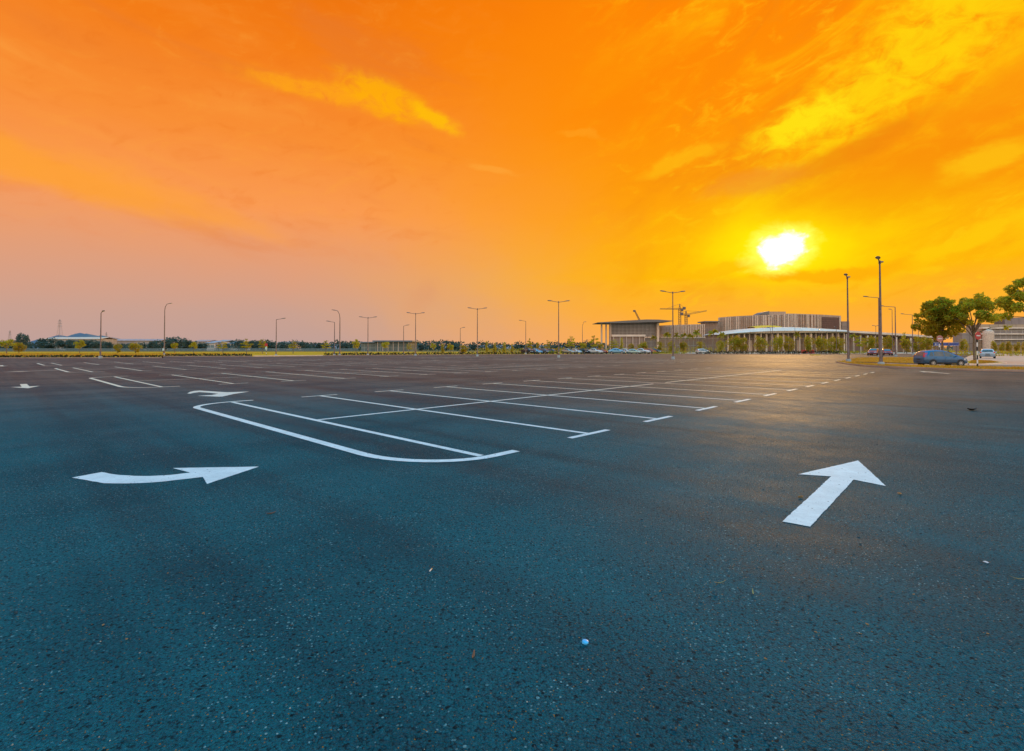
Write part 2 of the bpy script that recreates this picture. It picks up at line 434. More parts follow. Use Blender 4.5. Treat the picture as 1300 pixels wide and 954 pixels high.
# ground reaching the horizon
sheet('ground', [(-6000, -400), (6000, -400), (6000, 9000), (-6000, 9000)], -0.12, M_GROUND)
far = [(-260, 456.0), (0, 455.2), (205, 454.8), (207, 453.2), (322, 453.0), (410, 452.2), (480, 451.6), (600, 451.0), (740, 450.3), (860, 450.2), (1075, 450.0), (1170, 450.0), (1400, 450.0)]
farp = [gp(*p) for p in far]
lot = MB()
pts = [Vector((-260, -60, 0))] + [Vector((p.x, p.y, 0)) for p in farp] + [Vector((260, 124, 0)), Vector((260, -60, 0))]
lot.poly(pts); o = lot.build('parking_lot', M_ASPH); tag(o, kind='structure')
# dry grass strip past the far edge
edge = [gp(px, py + 0.05) + Vector((0, 0.35, 0)) for px, py in far[:9]]
back = [Vector((p.x * (225 / p.y), 225, 0)) for p in reversed(edge)]
sheet('grass_strip', [(p.x, p.y) for p in edge] + [(p.x, p.y) for p in back], -0.03, M_YGRASS)
# road behind the grass strip
sheet('road', [(-900, 229), (900, 229), (900, 240), (-900, 240)], -0.10, concrete('old_road', (0.24, 0.18, 0.15)))

def curb(name, pts, wdt, h, mat, z=0.0):
    # a real step along a polyline
    b = MB(); n = len(pts); prof = []
    for i, p in enumerate(pts):
        a = pts[max(i - 1, 0)]; c = pts[min(i + 1, n - 1)]
        d = (Vector(c) - Vector(a)); d.z = 0; d.normalize(); nn = Vector((-d.y, d.x, 0)) * wdt / 2
        p = Vector((p[0], p[1], z)); q = 0.02
        prof.append([p - nn, p - nn + Vector((0, 0, h - q)), p - nn * 0.75 + Vector((0, 0, h)), p + nn * 0.75 + Vector((0, 0, h)), p + nn + Vector((0, 0, h - q)), p + nn])
    b.grid(prof)
    b.add(prof[0], [(0, 1, 2, 3, 4, 5)]); b.add(prof[-1], [(5, 4, 3, 2, 1, 0)])
    return tag(b.build(name, mat), kind='structure')
curb('kerb', [gp(*p) for p in far[:4]], 0.25, 0.14, M_KERB)
curb('kerb', [gp(207, 453.2), gp(320, 453.0)], 0.25, 0.14, M_KERB)
curb('kerb', [gp(322, 452.9), gp(365, 452.5), gp(410, 452.1)], 0.9, 0.16, M_WKERB)
curb('kerb', [gp(*p) for p in far[5:12]], 0.25, 0.14, M_KERB)

# right-hand verge, path and concrete road
vf = [(1062, 460.4), (1078, 463.4), (1100, 465.6), (1125, 466.9), (1160, 468.3), (1200, 469.8), (1240, 471.0), (1300, 472.2), (1420, 474)]
vfp = [gp(*p) for p in vf]
sheet('grass_verge', [(p.x, p.y) for p in vfp] + [(p.x, p.y) for p in (gp(1420, 470), gp(1300, 468.6), gp(1240, 467.2), gp(1150, 465.6), gp(1085, 462.2))], 0.10, M_VERGE)
sheet('path', [(p.x, p.y) for p in (gp(1085, 462.2), gp(1150, 465.6), gp(1240, 467.2), gp(1300, 468.6), gp(1420, 470), gp(1420, 464), gp(1235, 464.6), gp(1150, 462.3), gp(1090, 460.6))], 0.035, concrete('path_concrete', (0.48, 0.25, 0.16)))
sheet('grass_verge', [(p.x, p.y) for p in (gp(1066, 460.0), gp(1090, 460.6), gp(1150, 462.3), gp(1222, 464.1), gp(1224, 456), gp(1170, 454.2), gp(1110, 454.4))], 0.09, M_VERGE)
sheet('concrete_road', [(p.x, p.y) for p in (gp(1224, 455.5), gp(1222, 464.1), gp(1235, 464.6), gp(1420, 464.2), gp(1640, 462), gp(1640, 449.0), gp(1236, 449.6))], 0.045, M_CONC)
sheet('grass_verge', [(p.x, p.y) for p in (gp(1226, 461.2), gp(1229, 464.0), gp(1262, 463.4), gp(1277, 462.5), gp(1262, 460.2), gp(1236, 458.2))], 0.15, M_YGRASS)
curb('kerb', [p + Vector((0, -0.05, 0)) for p in vfp], 0.18, 0.12, M_KERB)
curb('kerb', [gp(1226, 461.2), gp(1229, 464.0), gp(1262, 463.4), gp(1277, 462.5), gp(1262, 460.2), gp(1236, 458.2), gp(1226, 461.2)], 0.15, 0.16, M_WKERB)
sheet('pavement', [(p.x, p.y) for p in (at(860, 440, 137), at(1260, 440, 137), at(1260, 440, 175), at(860, 440, 175))], 0.02, concrete('forecourt', (0.50, 0.42, 0.34)))

# ------------------------------------------------------------------ painted markings
ZP = 0.004
def strip(b, p, q, w, z=ZP):
    p = Vector(p); q = Vector(q); d = (q - p); L = d.length; d.normalize(); n = Vector((-d.y, d.x, 0)) * w / 2
    b.add([(p - n) + Vector((0, 0, z)), (q - n) + Vector((0, 0, z)), (q + n) + Vector((0, 0, z)), (p + n) + Vector((0, 0, z))], [(0, 1, 2, 3)])
ORD = ['first', 'second', 'third', 'fourth', 'fifth', 'sixth', 'seventh', 'eighth', 'ninth', 'tenth', 'eleventh', 'twelfth', 'thirteenth', 'fourteenth', 'fifteenth', 'sixteenth']
ROWN = ['nearest parking row', 'second parking row', 'third parking row', 'farthest parking row']
LW = 0.115
for r, v0 in enumerate(ROWS):
    for blk, (u0, n) in enumerate([(0.0, 14)] + ([(40.0, 9)] if r >= 1 else [])):
        where = ROWN[r] + (' (right block)' if blk else '')
        for k in range(n):
            u = u0 + k * BAY
            sfx = 'the rounded end' if not blk else 'the lane'
            t = thing('bay_line', f'white bay line, {ORD[k]} from {sfx} in the {where}', 'bay marking', g(u, v0), 0, 'white bay lines of the parking rows')
            b = MB(); strip(b, g(u, v0 - 4.94) - g(u, v0), g(u, v0 + 4.94) - g(u, v0), LW); b.build('divider', M_PAINT, t)
            for s in (-1, 1):
                if k == 0 and not blk: continue
                b = MB(); strip(b, UA * -0.57 + VA * (5.0 * s), UA * 0.57 + VA * (5.0 * s), LW, ZP); b.build('end_bar', M_PAINT, t)
        b = MB(); segs = [(u0 + 0.06, u0 + (n - 1) * BAY - 0.06)]
        if r == 0: segs = [(0.06, 14.3), (15.4, 32.4)]
        for si, (a_, c_) in enumerate(segs):
            b = MB(); kk = a_
            while kk < c_ - 0.2:      # broken where the bay lines cross, so that no two coats share a plane
                nx = min(c_, (math.floor((kk - u0 + 1e-3) / BAY) + 1) * BAY + u0 - 0.06)
                strip(b, g(kk, v0), g(nx, v0), LW); kk = nx + 0.12
            o = b.build('centre_line', M_PAINT)
            tag(o, f"long thin white line down the middle of the {where}{('', ', beyond its gap')[si]}", 'centre line')
    # rounded island outline at the head of each row
    path = []; u1, rr = -1.05, 1.0
    path += [g(0.57, v0 + 5.06)]
    for i in range(0, 13):
        t_ = R(90) * i / 12; path.append(g(0.1 - 1.15 * math.sin(t_), v0 + 3.66 + 1.4 * math.cos(t_)))
    for i in range(0, 13):
        t_ = R(90) * i / 12; path.append(g(0.1 - 1.15 * math.cos(t_), v0 - 4.06 - 1.0 * math.sin(t_)))
    path += [g(0.57, v0 - 5.06)]
    b = MB(); rows = []
    for i, p in enumerate(path):
        a_ = path[max(i - 1, 0)]; c_ = path[min(i + 1, len(path) - 1)]; d = (c_ - a_); d.normalize(); nn = Vector((-d.y, d.x, 0)) * 0.075
        rows.append([p - nn + Vector((0, 0, ZP + 0.003)), p + nn + Vector((0, 0, ZP + 0.003))])
    b.grid(rows); o = b.build('island_outline', M_PAINT)
    tag(o, f'white rounded outline closing the near end of the {ROWN[r]}', 'island marking', 'rounded island outlines')

CURV = [(91.4, 607), (129.4, 599.9), (141, 602.3), (152.3, 603.7), (170, 604.8), (190.4, 605), (215.7, 603.7), (241.1, 600.7), (219.5, 594.8), (328.7, 593), (262.7, 615.1), (257.6, 606.2), (228.4, 609.5), (210, 611.7), (190.4, 613.3), (170, 614.2), (152.3, 614.4), (132, 614.1)]
STRA = [(1089.4, 585.2), (1013.6, 602.7), (1055.3, 605.4), (993.2, 662.9), (1028.6, 669.4), (1083.9, 609.5), (1124.8, 617.7)]
curv_g = [gp(*p) for p in CURV]; stra_g = [gp(*p) for p in STRA]
def arrow(pts, label):
    c = sum(pts, Vector()) / len(pts)
    rng = random.Random(len(label)); out = []
    for i, p in enumerate(pts):      # slightly ragged painted edges
        q = pts[(i + 1) % len(pts)]; n = max(1, int((q - p).length / 0.05))
        d = (q - p).normalized(); nn = Vector((-d.y, d.x, 0))
        for j in range(n):
            out.append(p.lerp(q, j / n) + nn * (rng.uniform(-0.0035, 0.0035) if j else 0) - c + Vector((0, 0, ZP)))
    o = MB().poly(out).build('painted_arrow', M_PAINT); o.location = (c.x, c.y, 0)
    return tag(o, label, 'road arrow')
arrow(stra_g, 'large straight white arrow in the right foreground pointing away')
arrow(curv_g, 'large curved white arrow in the left foreground pointing right')
A2 = [(237.7, 499.9), (241, 498), (246.2, 496.7), (253.8, 496.2), (272.4, 497.4), (288, 498.4), (316.8, 497.5), (296.1, 500.7), (282.5, 503.8), (278.3, 504.0), (250.4, 502.9), (269, 501.9), (277, 500.3), (265.6, 499.0), (253, 498.2), (245, 499.3), (241.9, 500.2)]
arrow([gp(*p) for p in A2], 'curved white arrow in the aisle behind the nearest rounded island')
tip = stra_g[0]; tail = (stra_g[3] + stra_g[4]) / 2
adir = (tip - tail).normalized(); an = Vector((-adir.y, adir.x, 0))
loc = [((p - tip).dot(adir), (p - tip).dot(an)) for p in stra_g]
def straight(tp, d, label):
    d = Vector(d); d.z = 0; d.normalize(); n = Vector((-d.y, d.x, 0))
    arrow([tp + d * a_ + n * c_ for a_, c_ in loc], label)
straight(gp(35.5, 493.3), VA, 'straight white arrow pointing at the camera near the left edge')
straight(gp(2.5, 472.6), gp(2.5, 472.6) - gp(51.6, 470.9), 'thin white arrow pointing left beyond the second island')
straight(gp(3, 465.3), VA, 'small distant white arrow at the far left edge of the lot')
straight(gp(1167, 471.6) , gp(1167, 471.6) - gp(1209, 475), 'white arrow on the asphalt below the blue car')
straight(gp(560, 457.5), UA, 'faint distant white arrow on the asphalt in front of the centre lamp posts')
straight(gp(705, 457.8), UA * -1, 'faint distant white arrow right of the lamp post by the row of cars')

# ------------------------------------------------------------------ foliage
def leaf_mat(name, a, b, tr=(0.3, 0.35, 0.04), tw=0.3, sc=0.9):
    m, nt = material(name); co = nt.coord()
    oi = nt.n('ShaderNodeObjectInfo')
    n1 = nt.noise(co, sc, 3, 0.6); n2 = nt.noise(co, sc * 9, 2, 0.6)
    k = nt.mix(nt.step(n1 * 0.55 + n2 * 0.45, 0.36, 0.64), a, b)
    hs = nt.n('ShaderNodeHueSaturation'); nt.put(hs.inputs['Color'], k)
    nt.put(hs.inputs['Value'], S(nt, oi.outputs['Random']) * 0.5 + 0.75); nt.put(hs.inputs['Hue'], S(nt, oi.outputs['Random']) * 0.03 + 0.485)
    return finish(m, nt, hs.outputs[0], 0.65, 0, 0.25, transl=(tw, tr))
M_LEAF = leaf_mat('olive_leaves', (0.085, 0.098, 0.008), (0.40, 0.37, 0.018), (0.70, 0.60, 0.03), 0.46)
M_LEAFY = leaf_mat('yellow_green_leaves', (0.08, 0.088, 0.007), (0.36, 0.32, 0.016), (0.7, 0.52, 0.03), 0.42)  # yellow-green foliage of the bushy trees, palms and clipped trees
M_TEAL = leaf_mat('hazy_leaves', (0.045, 0.085, 0.085), (0.085, 0.15, 0.135), (0.12, 0.22, 0.16), 0.25)  # distance haze tinted into the leaf colour
M_DARKH = leaf_mat('hedge_leaves', (0.018, 0.018, 0.008), (0.055, 0.050, 0.014), (0.10, 0.08, 0.015), 0.15)
M_BARK = plain('bark', (0.20, 0.16, 0.12), 0.9, 0, 0.4, 6, 0.2, 0, 0.5)
M_BARKP = plain('palm_bark', (0.28, 0.22, 0.16), 0.9, 0, 0.4, 5, 0.2, 0, 0.5)

def leaves(b, blobs, n, size, rng, flat=0.0, shell=0.45):
    tot = sum(bl[3] * bl[4] * bl[5] for bl in blobs)
    for bl in blobs:
        k = max(4, int(n * bl[3] * bl[4] * bl[5] / tot))
        for _ in range(k):
            while True:
                d = Vector((rng.uniform(-1, 1), rng.uniform(-1, 1), rng.uniform(-1, 1)))
                if 0.05 < d.length <= 1: break
            d = d.normalized() * (shell + (1 - shell) * rng.random() ** 0.6) * rng.uniform(0.85, 1.12)
            p = Vector((bl[0] + d.x * bl[3], bl[1] + d.y * bl[4], bl[2] + d.z * bl[5]))
            s = size * rng.uniform(0.6, 1.35)
            n_ = Vector((rng.gauss(0, 1), rng.gauss(0, 1), rng.gauss(0, 1) + flat)).normalized()
            t1 = n_.orthogonal().normalized(); t1 = Matrix.Rotation(rng.uniform(0, 6.28), 3, n_) @ t1; t2 = n_.cross(t1)
            b.add([p - t1 * s, p - t2 * s * 0.55 + t1 * s * 0.1, p + t1 * s, p + t2 * s * 0.55 + t1 * s * 0.1], [(0, 1, 2, 3)])

def tree_proto(kind, seed, H, Wd, mat, n, lsize):
    """builds trunk mesh and crown mesh, returned as a tuple of (name, mesh objects data)"""
    rng = random.Random(seed); tr = MB(); cr = MB(); blobs = []
    if kind == 'round':
        cb = H * 0.28; cz = (H + cb) / 2; rz = (H - cb) / 2; rx = Wd / 2
        for i in range(15):
            t = rng.uniform(0, 6.28); q = rng.uniform(-0.75, 0.85); w = math.sqrt(max(0.05, 1 - q * q)) * rng.uniform(0.45, 0.85)
            s = rng.uniform(0.26, 0.46)
            blobs.append((rx * w * math.cos(t) * (1 - s * 0.4), rx * w * math.sin(t) * (1 - s * 0.4), cz + rz * q * 0.72, rx * s, rx * s, rz * s * 0.9))
        base_n = 5; top = cz
    elif kind == 'dense':
        cb = H * 0.08; cz = (H + cb) / 2; rz = (H - cb) / 2; rx = Wd / 2
        for i in range(22):
            t = rng.uniform(0, 6.28); q = rng.uniform(-0.95, 0.85); w = math.sqrt(max(0.05, 1 - q * q)) * rng.uniform(0.4, 0.9)
            s = rng.uniform(0.25, 0.42)
            blobs.append((rx * w * math.cos(t) * 0.85, rx * w * math.sin(t) * 0.85, cz + rz * q * 0.75, rx * s, rx * s, rz * s))
        base_n = 4; top = cz
    elif kind == 'layer':      # tiers of flat branches
        for i in range(4):
            z = H * (0.45 + 0.16 * i); rr = Wd / 2 * (0.95, 1.0, 0.75, 0.45)[i]
            for j in range(6 - i):
                t = rng.uniform(0, 6.28); w = rng.uniform(0.35, 0.8)
                blobs.append((rr * w * math.cos(t), rr * w * math.sin(t), z + rng.uniform(-0.04, 0.04) * H, rr * 0.38, rr * 0.38, H * 0.045))
        base_n = 9; top = H * 0.95
    elif kind == 'column':
        for i in range(9):
            z = H * (0.2 + 0.085 * i); rr = Wd / 2 * (1 - 0.06 * i)
            blobs.append((rng.uniform(-.2, .2) * rr, rng.uniform(-.2, .2) * rr, z, rr * rng.uniform(.7, 1), rr * rng.uniform(.7, 1), H * 0.09))
        base_n = 2; top = H * 0.8
    elif kind == 'shade':      # full rounded crown hanging low
        rx = Wd / 2; cz = H * 0.66; rz = H * 0.36
        for i in range(46):
            q = 1 - 2 * (i + 0.5) / 46; t = 2.399 * i + rng.uniform(-.3, .3); w = math.sqrt(max(0, 1 - q * q))
            s = rng.uniform(0.14, 0.25); k = rng.uniform(0.66, 0.98)
            blobs.append((rx * w * k * math.cos(t), rx * w * k * math.sin(t), cz + rz * q * 0.82, rx * s, rx * s, rx * s * 0.8))
        for i in range(8):
            blobs.append((rng.uniform(-.4, .4) * rx, rng.uniform(-.4, .4) * rx, cz + rng.uniform(-.4, .4) * rz, rx * .3, rx * .3, rx * .26))
        base_n = 12; top = H * 0.5
    elif kind == 'umbrella':   # large open shade tree
        rx = Wd / 2
        for i in range(32):
            t = 2.399 * i + rng.uniform(-0.3, 0.3); w = math.sqrt((i + 0.5) / 34) * rng.uniform(0.82, 1.0)
            z = H * (0.90 - 0.40 * w ** 2.2 + rng.uniform(-0.09, 0.05))
            s = rng.uniform(0.38, 0.72)
            blobs.append((rx * 0.90 * w * math.cos(t), rx * 0.90 * w * math.sin(t), z, s * rx / 3.6, s * rx / 3.6, s * rx / 4.6))
        for i in range(5):
            t = rng.uniform(0, 6.28); w = rng.uniform(0.3, 0.75); s = rng.uniform(0.4, 0.6)
            blobs.append((rx * w * math.cos(t), rx * w * math.sin(t), H * rng.uniform(0.5, 0.66), s * rx / 4, s * rx / 4, s * rx / 5.4))
        base_n = 20; top = H * 0.52
    leaves(cr, blobs, n, lsize, rng, 0.6 if kind in ('layer', 'umbrella') else 0.2)
    r0 = max(0.05, H * (0.024 if kind not in ('umbrella', 'shade') else 0.0155))
    bend = Vector((rng.uniform(-1, 1), rng.uniform(-1, 1), 0)) * H * 0.02
    axis = [Vector((0, 0, -0.1)), Vector((0, 0, H * 0.02)), bend + Vector((0, 0, top * 0.35)), bend * 0.5 + Vector((0, 0, top * 0.7)), Vector((0, 0, top))]
    tr.tube(axis, [r0 * 1.5, r0 * 1.1, r0 * 0.85, r0 * 0.7, r0 * 0.35], 9)
    for bl in rng.sample(blobs, min(base_n, len(blobs))):
        q = Vector(bl[:3]); zs = min(q.z * 0.8, top * rng.uniform(0.55, 0.98)); s0 = Vector((bend.x * 0.5, bend.y * 0.5, zs))
        mid = s0.lerp(q, 0.5) + Vector((rng.uniform(-.1, .1), rng.uniform(-.1, .1), 0.12 * (q - s0).length))
        tr.tube([s0, mid, q], [r0 * 0.5, r0 * 0.33, r0 * 0.12], 6)
    return tr, cr

def palm_parts(seed, H):
    rng = random.Random(seed); tr = MB(); cr = MB()
    pts = [Vector((0.02 * H * math.sin(i * 0.5), 0, H * 0.78 * i / 8 - (0.1 if i == 0 else 0))) for i in range(9)]
    tr.tube(pts, [0.24 - 0.012 * i + (0.06 if i == 0 else 0) for i in range(9)], 9)
    c = pts[-1]
    for i in range(17):
        t = 2.399 * i; el = rng.uniform(0.05, 1.25); L = H * rng.uniform(0.30, 0.40)
        d = Vector((math.cos(t) * math.cos(el), math.sin(t) * math.cos(el), math.sin(el)))
        sp = []
        for k in range(8):
            s = k / 7; sp.append(c + d * L * s + Vector((0, 0, -0.55 * L * s * s)))
        for k in range(7):
            p, q = sp[k], sp[k + 1]; a = (q - p).normalized(); sd_ = a.cross(Vector((0, 0, 1))).normalized(); w = L * 0.24 * math.sin(math.pi * (0.12 + 0.8 * (k + 0.5) / 7))
            for s in (-1, 1):
                for h in (0.0, 0.5):
                    p0 = p.lerp(q, h); p1 = p.lerp(q, h + 0.36)
                    cr.add([p0, p1, p1 + sd_ * s * w + Vector((0, 0, -w * 0.55)) + a * w * 0.4, p0 + sd_ * s * w * 0.9 + Vector((0, 0, -w * 0.6)) + a * w * 0.35], [(0, 1, 2, 3)])
    return tr, cr

PROTO = {}
def mk_proto(key, kind, seed, H, Wd, mat, n, ls):
    if kind == 'palm': tr, cr = palm_parts(seed, H)
    else: tr, cr = tree_proto(kind, seed, H, Wd, mat, n, ls)
    PROTO[key] = (tr, cr, mat, H, Wd, [None])
for i in range(3):
    mk_proto(f'round{i}', 'round', 11 + i, 5.0, 4.0, M_LEAF, 900, 0.17)
    mk_proto(f'dense{i}', 'dense', 31 + i, 6.0, 5.5, M_TEAL, 1300, 0.26)
    mk_proto(f'bushy{i}', 'dense', 81 + i, 5.0, 4.2, M_LEAFY, 1200, 0.18)
    mk_proto(f'layer{i}', 'layer', 51 + i, 5.0, 3.8, M_LEAF, 700, 0.16)
    mk_proto(f'palm{i}', 'palm', 61 + i, 7.0, 4.6, M_LEAFY, 0, 0)
mk_proto('column0', 'column', 71, 4.5, 1.7, M_LEAF, 600, 0.14)
mk_proto('topiary0', 'dense', 73, 3.0, 2.4, M_LEAFY, 900, 0.12)

def put_tree(key, name, label, cat, px, top, w, Y, group=None, rz=None):
    """place a tree at depth Y whose top reaches a surveyed height and whose crown spans w"""
    tr, cr, mat, H, Wd, first = PROTO[key]
    X = WX(px, Y); h = HZ(top, Y); ww = w * Y / F * (1.22 if px > 920 and key[0] == 'b' else 1.05)
    if first[0] is None:
        t = thing(name, label, cat, group=group)
        tr.build('trunk', M_BARKP if key.startswith('palm') else M_BARK, t, 50)
        cr.build('crown', mat, t, fix=False); first[0] = t
    else:
        t = copy_tree(first[0]); t.name = name; tag(t, label, cat, group)
        if group is None and 'group' in t: del t['group']
    t.location = (X, Y, -0.1); t.rotation_euler = (0, 0, rz if rz is not None else random.Random(int(px * 7)).uniform(0, 6.28))
    t.scale = (ww / Wd, ww / Wd, (h + 0.1) / H)
    return t

LT = [  # key, px, top y, width px, depth, label
 ('round0', 8.5, 430.5, 18, 142, 'rounded olive tree at the far left edge, behind the yellow grass'),
 ('bushy0', 24, 434, 14, 150, 'low spreading olive tree beside the leftmost rounded tree'),
 ('round1', 101, 430.5, 14, 142, 'bright olive round tree just left of the leftmost lamp post'),
 ('bushy1', 150, 435.5, 11, 144, 'small olive tree just right of the leftmost lamp post'),
 ('bushy2', 172, 433.5, 17, 148, 'broad low olive tree left of the tall curved lamp post'),
 ('round2', 222, 434, 10, 142, 'small upright olive tree in front of the big dark hazy tree'),
 ('round0', 246, 433.5, 11, 142, 'small rounded olive tree right of the big dark hazy tree'),
 ('layer0', 283, 432.5, 12, 142, 'small flat topped tree beside the white houses'),
 ('layer1', 313, 429.5, 13, 142, 'tall flat topped tree left of the red and white road sign'),
 ('layer2', 333, 430, 13, 142, 'flat topped tree just above the red and white road sign'),
 ('layer0', 372, 432, 13, 142, 'flat topped tree right of the single arm lamp behind the white kerb'),
 ('layer1', 413.5, 432, 12, 142, 'flat topped tree just left of the two close lamp posts'),
 ('round1', 452, 429.5, 11, 142, 'small bright round tree at the left end of the glass pavilion'),
 ('round2', 489.5, 432.5, 10, 142, 'dark small tree in front of the glass pavilion'),
 ('layer2', 519, 435.5, 8, 142, 'thin young tree at the right end of the glass pavilion'),
 ('round0', 550, 435.5, 8, 142, 'small dark round tree right of the double lamp by the pavilion'),
 ('column0', 562, 436, 6, 142, 'slim pale young tree between two dark round trees'),
 ('round1', 572, 435.5, 11, 142, 'dark round tree left of the small distant single arm lamp'),
 ('bushy0', 589, 438, 15, 138, 'low yellow green bush behind the yellow kerb tip'),
 ('column0', 618, 432, 5, 138, 'narrow upright tree right of the centre double lamp'),
 ('column0', 628, 435, 6, 138, 'narrow short tree left of the round crowned young trees'),
 ('column0', 640, 434, 6, 138, 'narrow young tree in the middle of the planting strip'),
 ('column0', 650, 436, 5, 138, 'shortest narrow tree before the row of cars'),
 ('layer1', 672, 429, 9, 138, 'young tiered tree behind the leftmost parked cars'),
 ('column0', 683, 434, 6, 138, 'narrow young tree behind the dark parked cars'),
 ('layer0', 695, 431, 9, 138, 'young tiered tree left of the tall double lamp by the cars'),
 ('layer2', 725, 426, 14, 134, 'tiered spreading tree right of the tall double lamp by the cars'),
 ('round2', 740, 433.5, 9, 134, 'dark round young tree between two tiered trees'),
 ('layer1', 754, 425.5, 16, 134, 'largest tiered tree left of the hall columns'),
 ('round0', 763, 436, 8, 134, 'dark shrub like tree at the foot of the hall columns'),
 ('layer0', 779, 430, 13, 138, 'tiered tree in front of the pale hall terrace'),
 ('column0', 789, 428, 6, 138, 'slim dark tree before the pale hall terrace'),
 ('bushy1', 801, 435, 9, 138, 'small bushy tree behind the pale green car'),
 ('bushy2', 816, 432, 15, 138, 'wide bushy tree behind the cars under the glass hall'),
 ('palm0', 830, 423.5, 9, 150, 'lone palm at the right corner of the glass hall'),
 ('bushy0', 838, 433, 11, 138, 'bushy tree below the lone palm by the glass hall'),
 ('palm1', 847, 419, 11, 150, 'tall palm just left of the tallest centre lamp post'),
 ('bushy1', 852, 432, 11, 140, 'bushy tree at the foot of the tallest centre lamp post'),
 ('palm2', 859, 420, 10, 152, 'tall palm just right of the tallest centre lamp post'),
 ('palm0', 868, 420, 10, 154, 'palm below the right hand tower crane'),
 ('bushy2', 868, 431.5, 13, 140, 'bushy tree left of the white parked car under the palms'),
 ('palm1', 876, 421, 10, 150, 'shorter palm between two taller palms by the ribbed wing'),
 ('palm2', 884.5, 416, 13, 150, 'tallest palm before the ribbed low wing'),
 ('bushy0', 889, 433, 12, 140, 'bushy tree right behind the white parked car'),
 ('palm0', 905.5, 415, 15, 148, 'large palm left of the white canopy tip'),
 ('palm1', 917, 419, 12, 150, 'leaning palm under the white canopy tip'),
 ('bushy1', 914, 431, 12, 140, 'bushy tree below the large palm left of the canopy'),
 ('bushy2', 932, 424, 20, 142, 'broad yellow green tree under the left end of the canopy'),
 ('bushy0', 943, 428, 13, 142, 'smaller yellow green tree left of the gap in the planting'),
 ('bushy1', 966, 425, 14, 142, 'yellow green tree under the middle left of the canopy'),
 ('bushy2', 987, 423.5, 15, 142, 'full yellow green tree under the golden sun glint'),
 ('bushy0', 1001, 426, 12, 142, 'yellow green tree left of the slim palm under the canopy'),
 ('palm2', 1012, 418.5, 10, 140, 'slim palm standing alone before the white canopy'),
 ('bushy1', 1027, 424.5, 11, 144, 'upright yellow green tree right of the slim palm'),
 ('topiary0', 1027, 435.5, 8, 138, 'small round clipped tree above the red barriers'),
 ('bushy2', 1043, 425, 17, 138, 'broad darker tree right of the red barriers'),
 ('bushy0', 1055, 427, 12, 140, 'yellow green tree left of the leaning near lamp post'),
 ('bushy1', 1066, 426.5, 12, 140, 'yellow green tree just behind the leaning near lamp post'),
 ('palm0', 1083, 421, 11, 142, 'palm just right of the leaning near lamp post'),
 ('layer1', 1091, 425, 14, 138, 'tiered tree left of the dark red cars'),
 ('bushy2', 1103, 424.5, 15, 140, 'yellow green tree behind the dark red cars'),
 ('bushy0', 1113, 427, 11, 142, 'small tree right behind the tall near lamp post'),
 ('bushy1', 1126, 425, 14, 142, 'yellow green tree right of the dark red cars'),
 ('layer2', 1148, 421, 11, 146, 'flat topped tree rising above the canopy roof line'),
 ('bushy2', 1151, 427.5, 13, 138, 'dark bushy tree below the flat topped tree'),
 ('bushy0', 1166, 426.5, 12, 134, 'dark rounded tree left of the big shade trees'),
 ('bushy1', 1178, 426, 13, 134, 'dark rounded tree partly under the big shade tree'),
 ('topiary0', 1224, 428.5, 11, 100, 'round clipped tree between the two big shade trees'),
 ('topiary0', 1262, 431, 8, 100, 'round clipped tree left of the pale blue car, before the office block'),
 ('topiary0', 1272, 433, 8, 102, 'small clipped tree above the pale blue car'),
 ('topiary0', 1281, 432, 8, 102, 'small clipped tree just right of the pale blue car'),
 ('topiary0', 1291, 433, 9, 102, 'clipped tree near the right edge before the office block'),
 ('topiary0', 1301, 432, 9, 102, 'clipped tree cut by the right edge of the photo'),
]
NAMES = {'round': 'round_tree', 'bushy': 'bushy_tree', 'layer': 'tiered_tree', 'column': 'young_tree', 'palm': 'palm_tree', 'topiary': 'clipped_tree', 'dense': 'hazy_tree'}
for key, px, top, w, Y, lab in LT:
    kd = key.rstrip('012')
    put_tree(key, NAMES[kd], lab, 'palm tree' if kd == 'palm' else 'tree', px, top, w, Y)
HZT = [(28, 422.5, 17, 300, 'dark hazy tree far behind the left edge, below the hill'), (60, 429, 26, 330, 'hazy dark tree mass left of the round olive tree'),
 (85, 430, 22, 320, 'hazy tree below the long pale warehouse'), (118, 431, 24, 320, 'hazy broad tree behind the leftmost lamp post'), (137, 434, 12, 300, 'small hazy tree right of the leftmost lamp post'),
 (193, 432, 10, 260, 'dark blue green tree left of the tall curved lamp'), (222, 427, 29, 260, 'big dark blue green tree right of the tall curved lamp'),
 (237, 431, 18, 270, 'hazy tree joined to the big blue green tree'), (258, 435, 14, 280, 'low hazy tree left of the white houses'),
 (303, 430.5, 20, 280, 'hazy rounded tree right of the white houses'), (322, 432, 16, 285, 'hazy tree behind the red and white road sign'), (345, 433, 16, 290, 'hazy tree behind the single arm lamp by the white kerb'),
 (362, 433, 16, 290, 'hazy tree right of the single arm lamp by the white kerb'), (386, 434, 16, 290, 'low hazy tree before the two close lamp posts'), (402, 434, 14, 290, 'low hazy tree left of the two close lamps'),
 (437, 435, 16, 290, 'low hazy tree just right of the two close lamps'), (535, 437, 16, 290, 'low hazy tree right of the glass pavilion'), (581, 436, 15, 290, 'low hazy tree behind the yellow bush'),
 (602, 437, 16, 290, 'low hazy tree behind the centre double lamp'), (660, 437, 16, 290, 'low hazy tree behind the narrow young trees'), (705, 437, 16, 290, 'low hazy tree behind the parked cars')]
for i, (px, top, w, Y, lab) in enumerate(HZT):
    put_tree(f'dense{i % 3}', 'hazy_tree', lab, 'tree', px, top, w, Y)

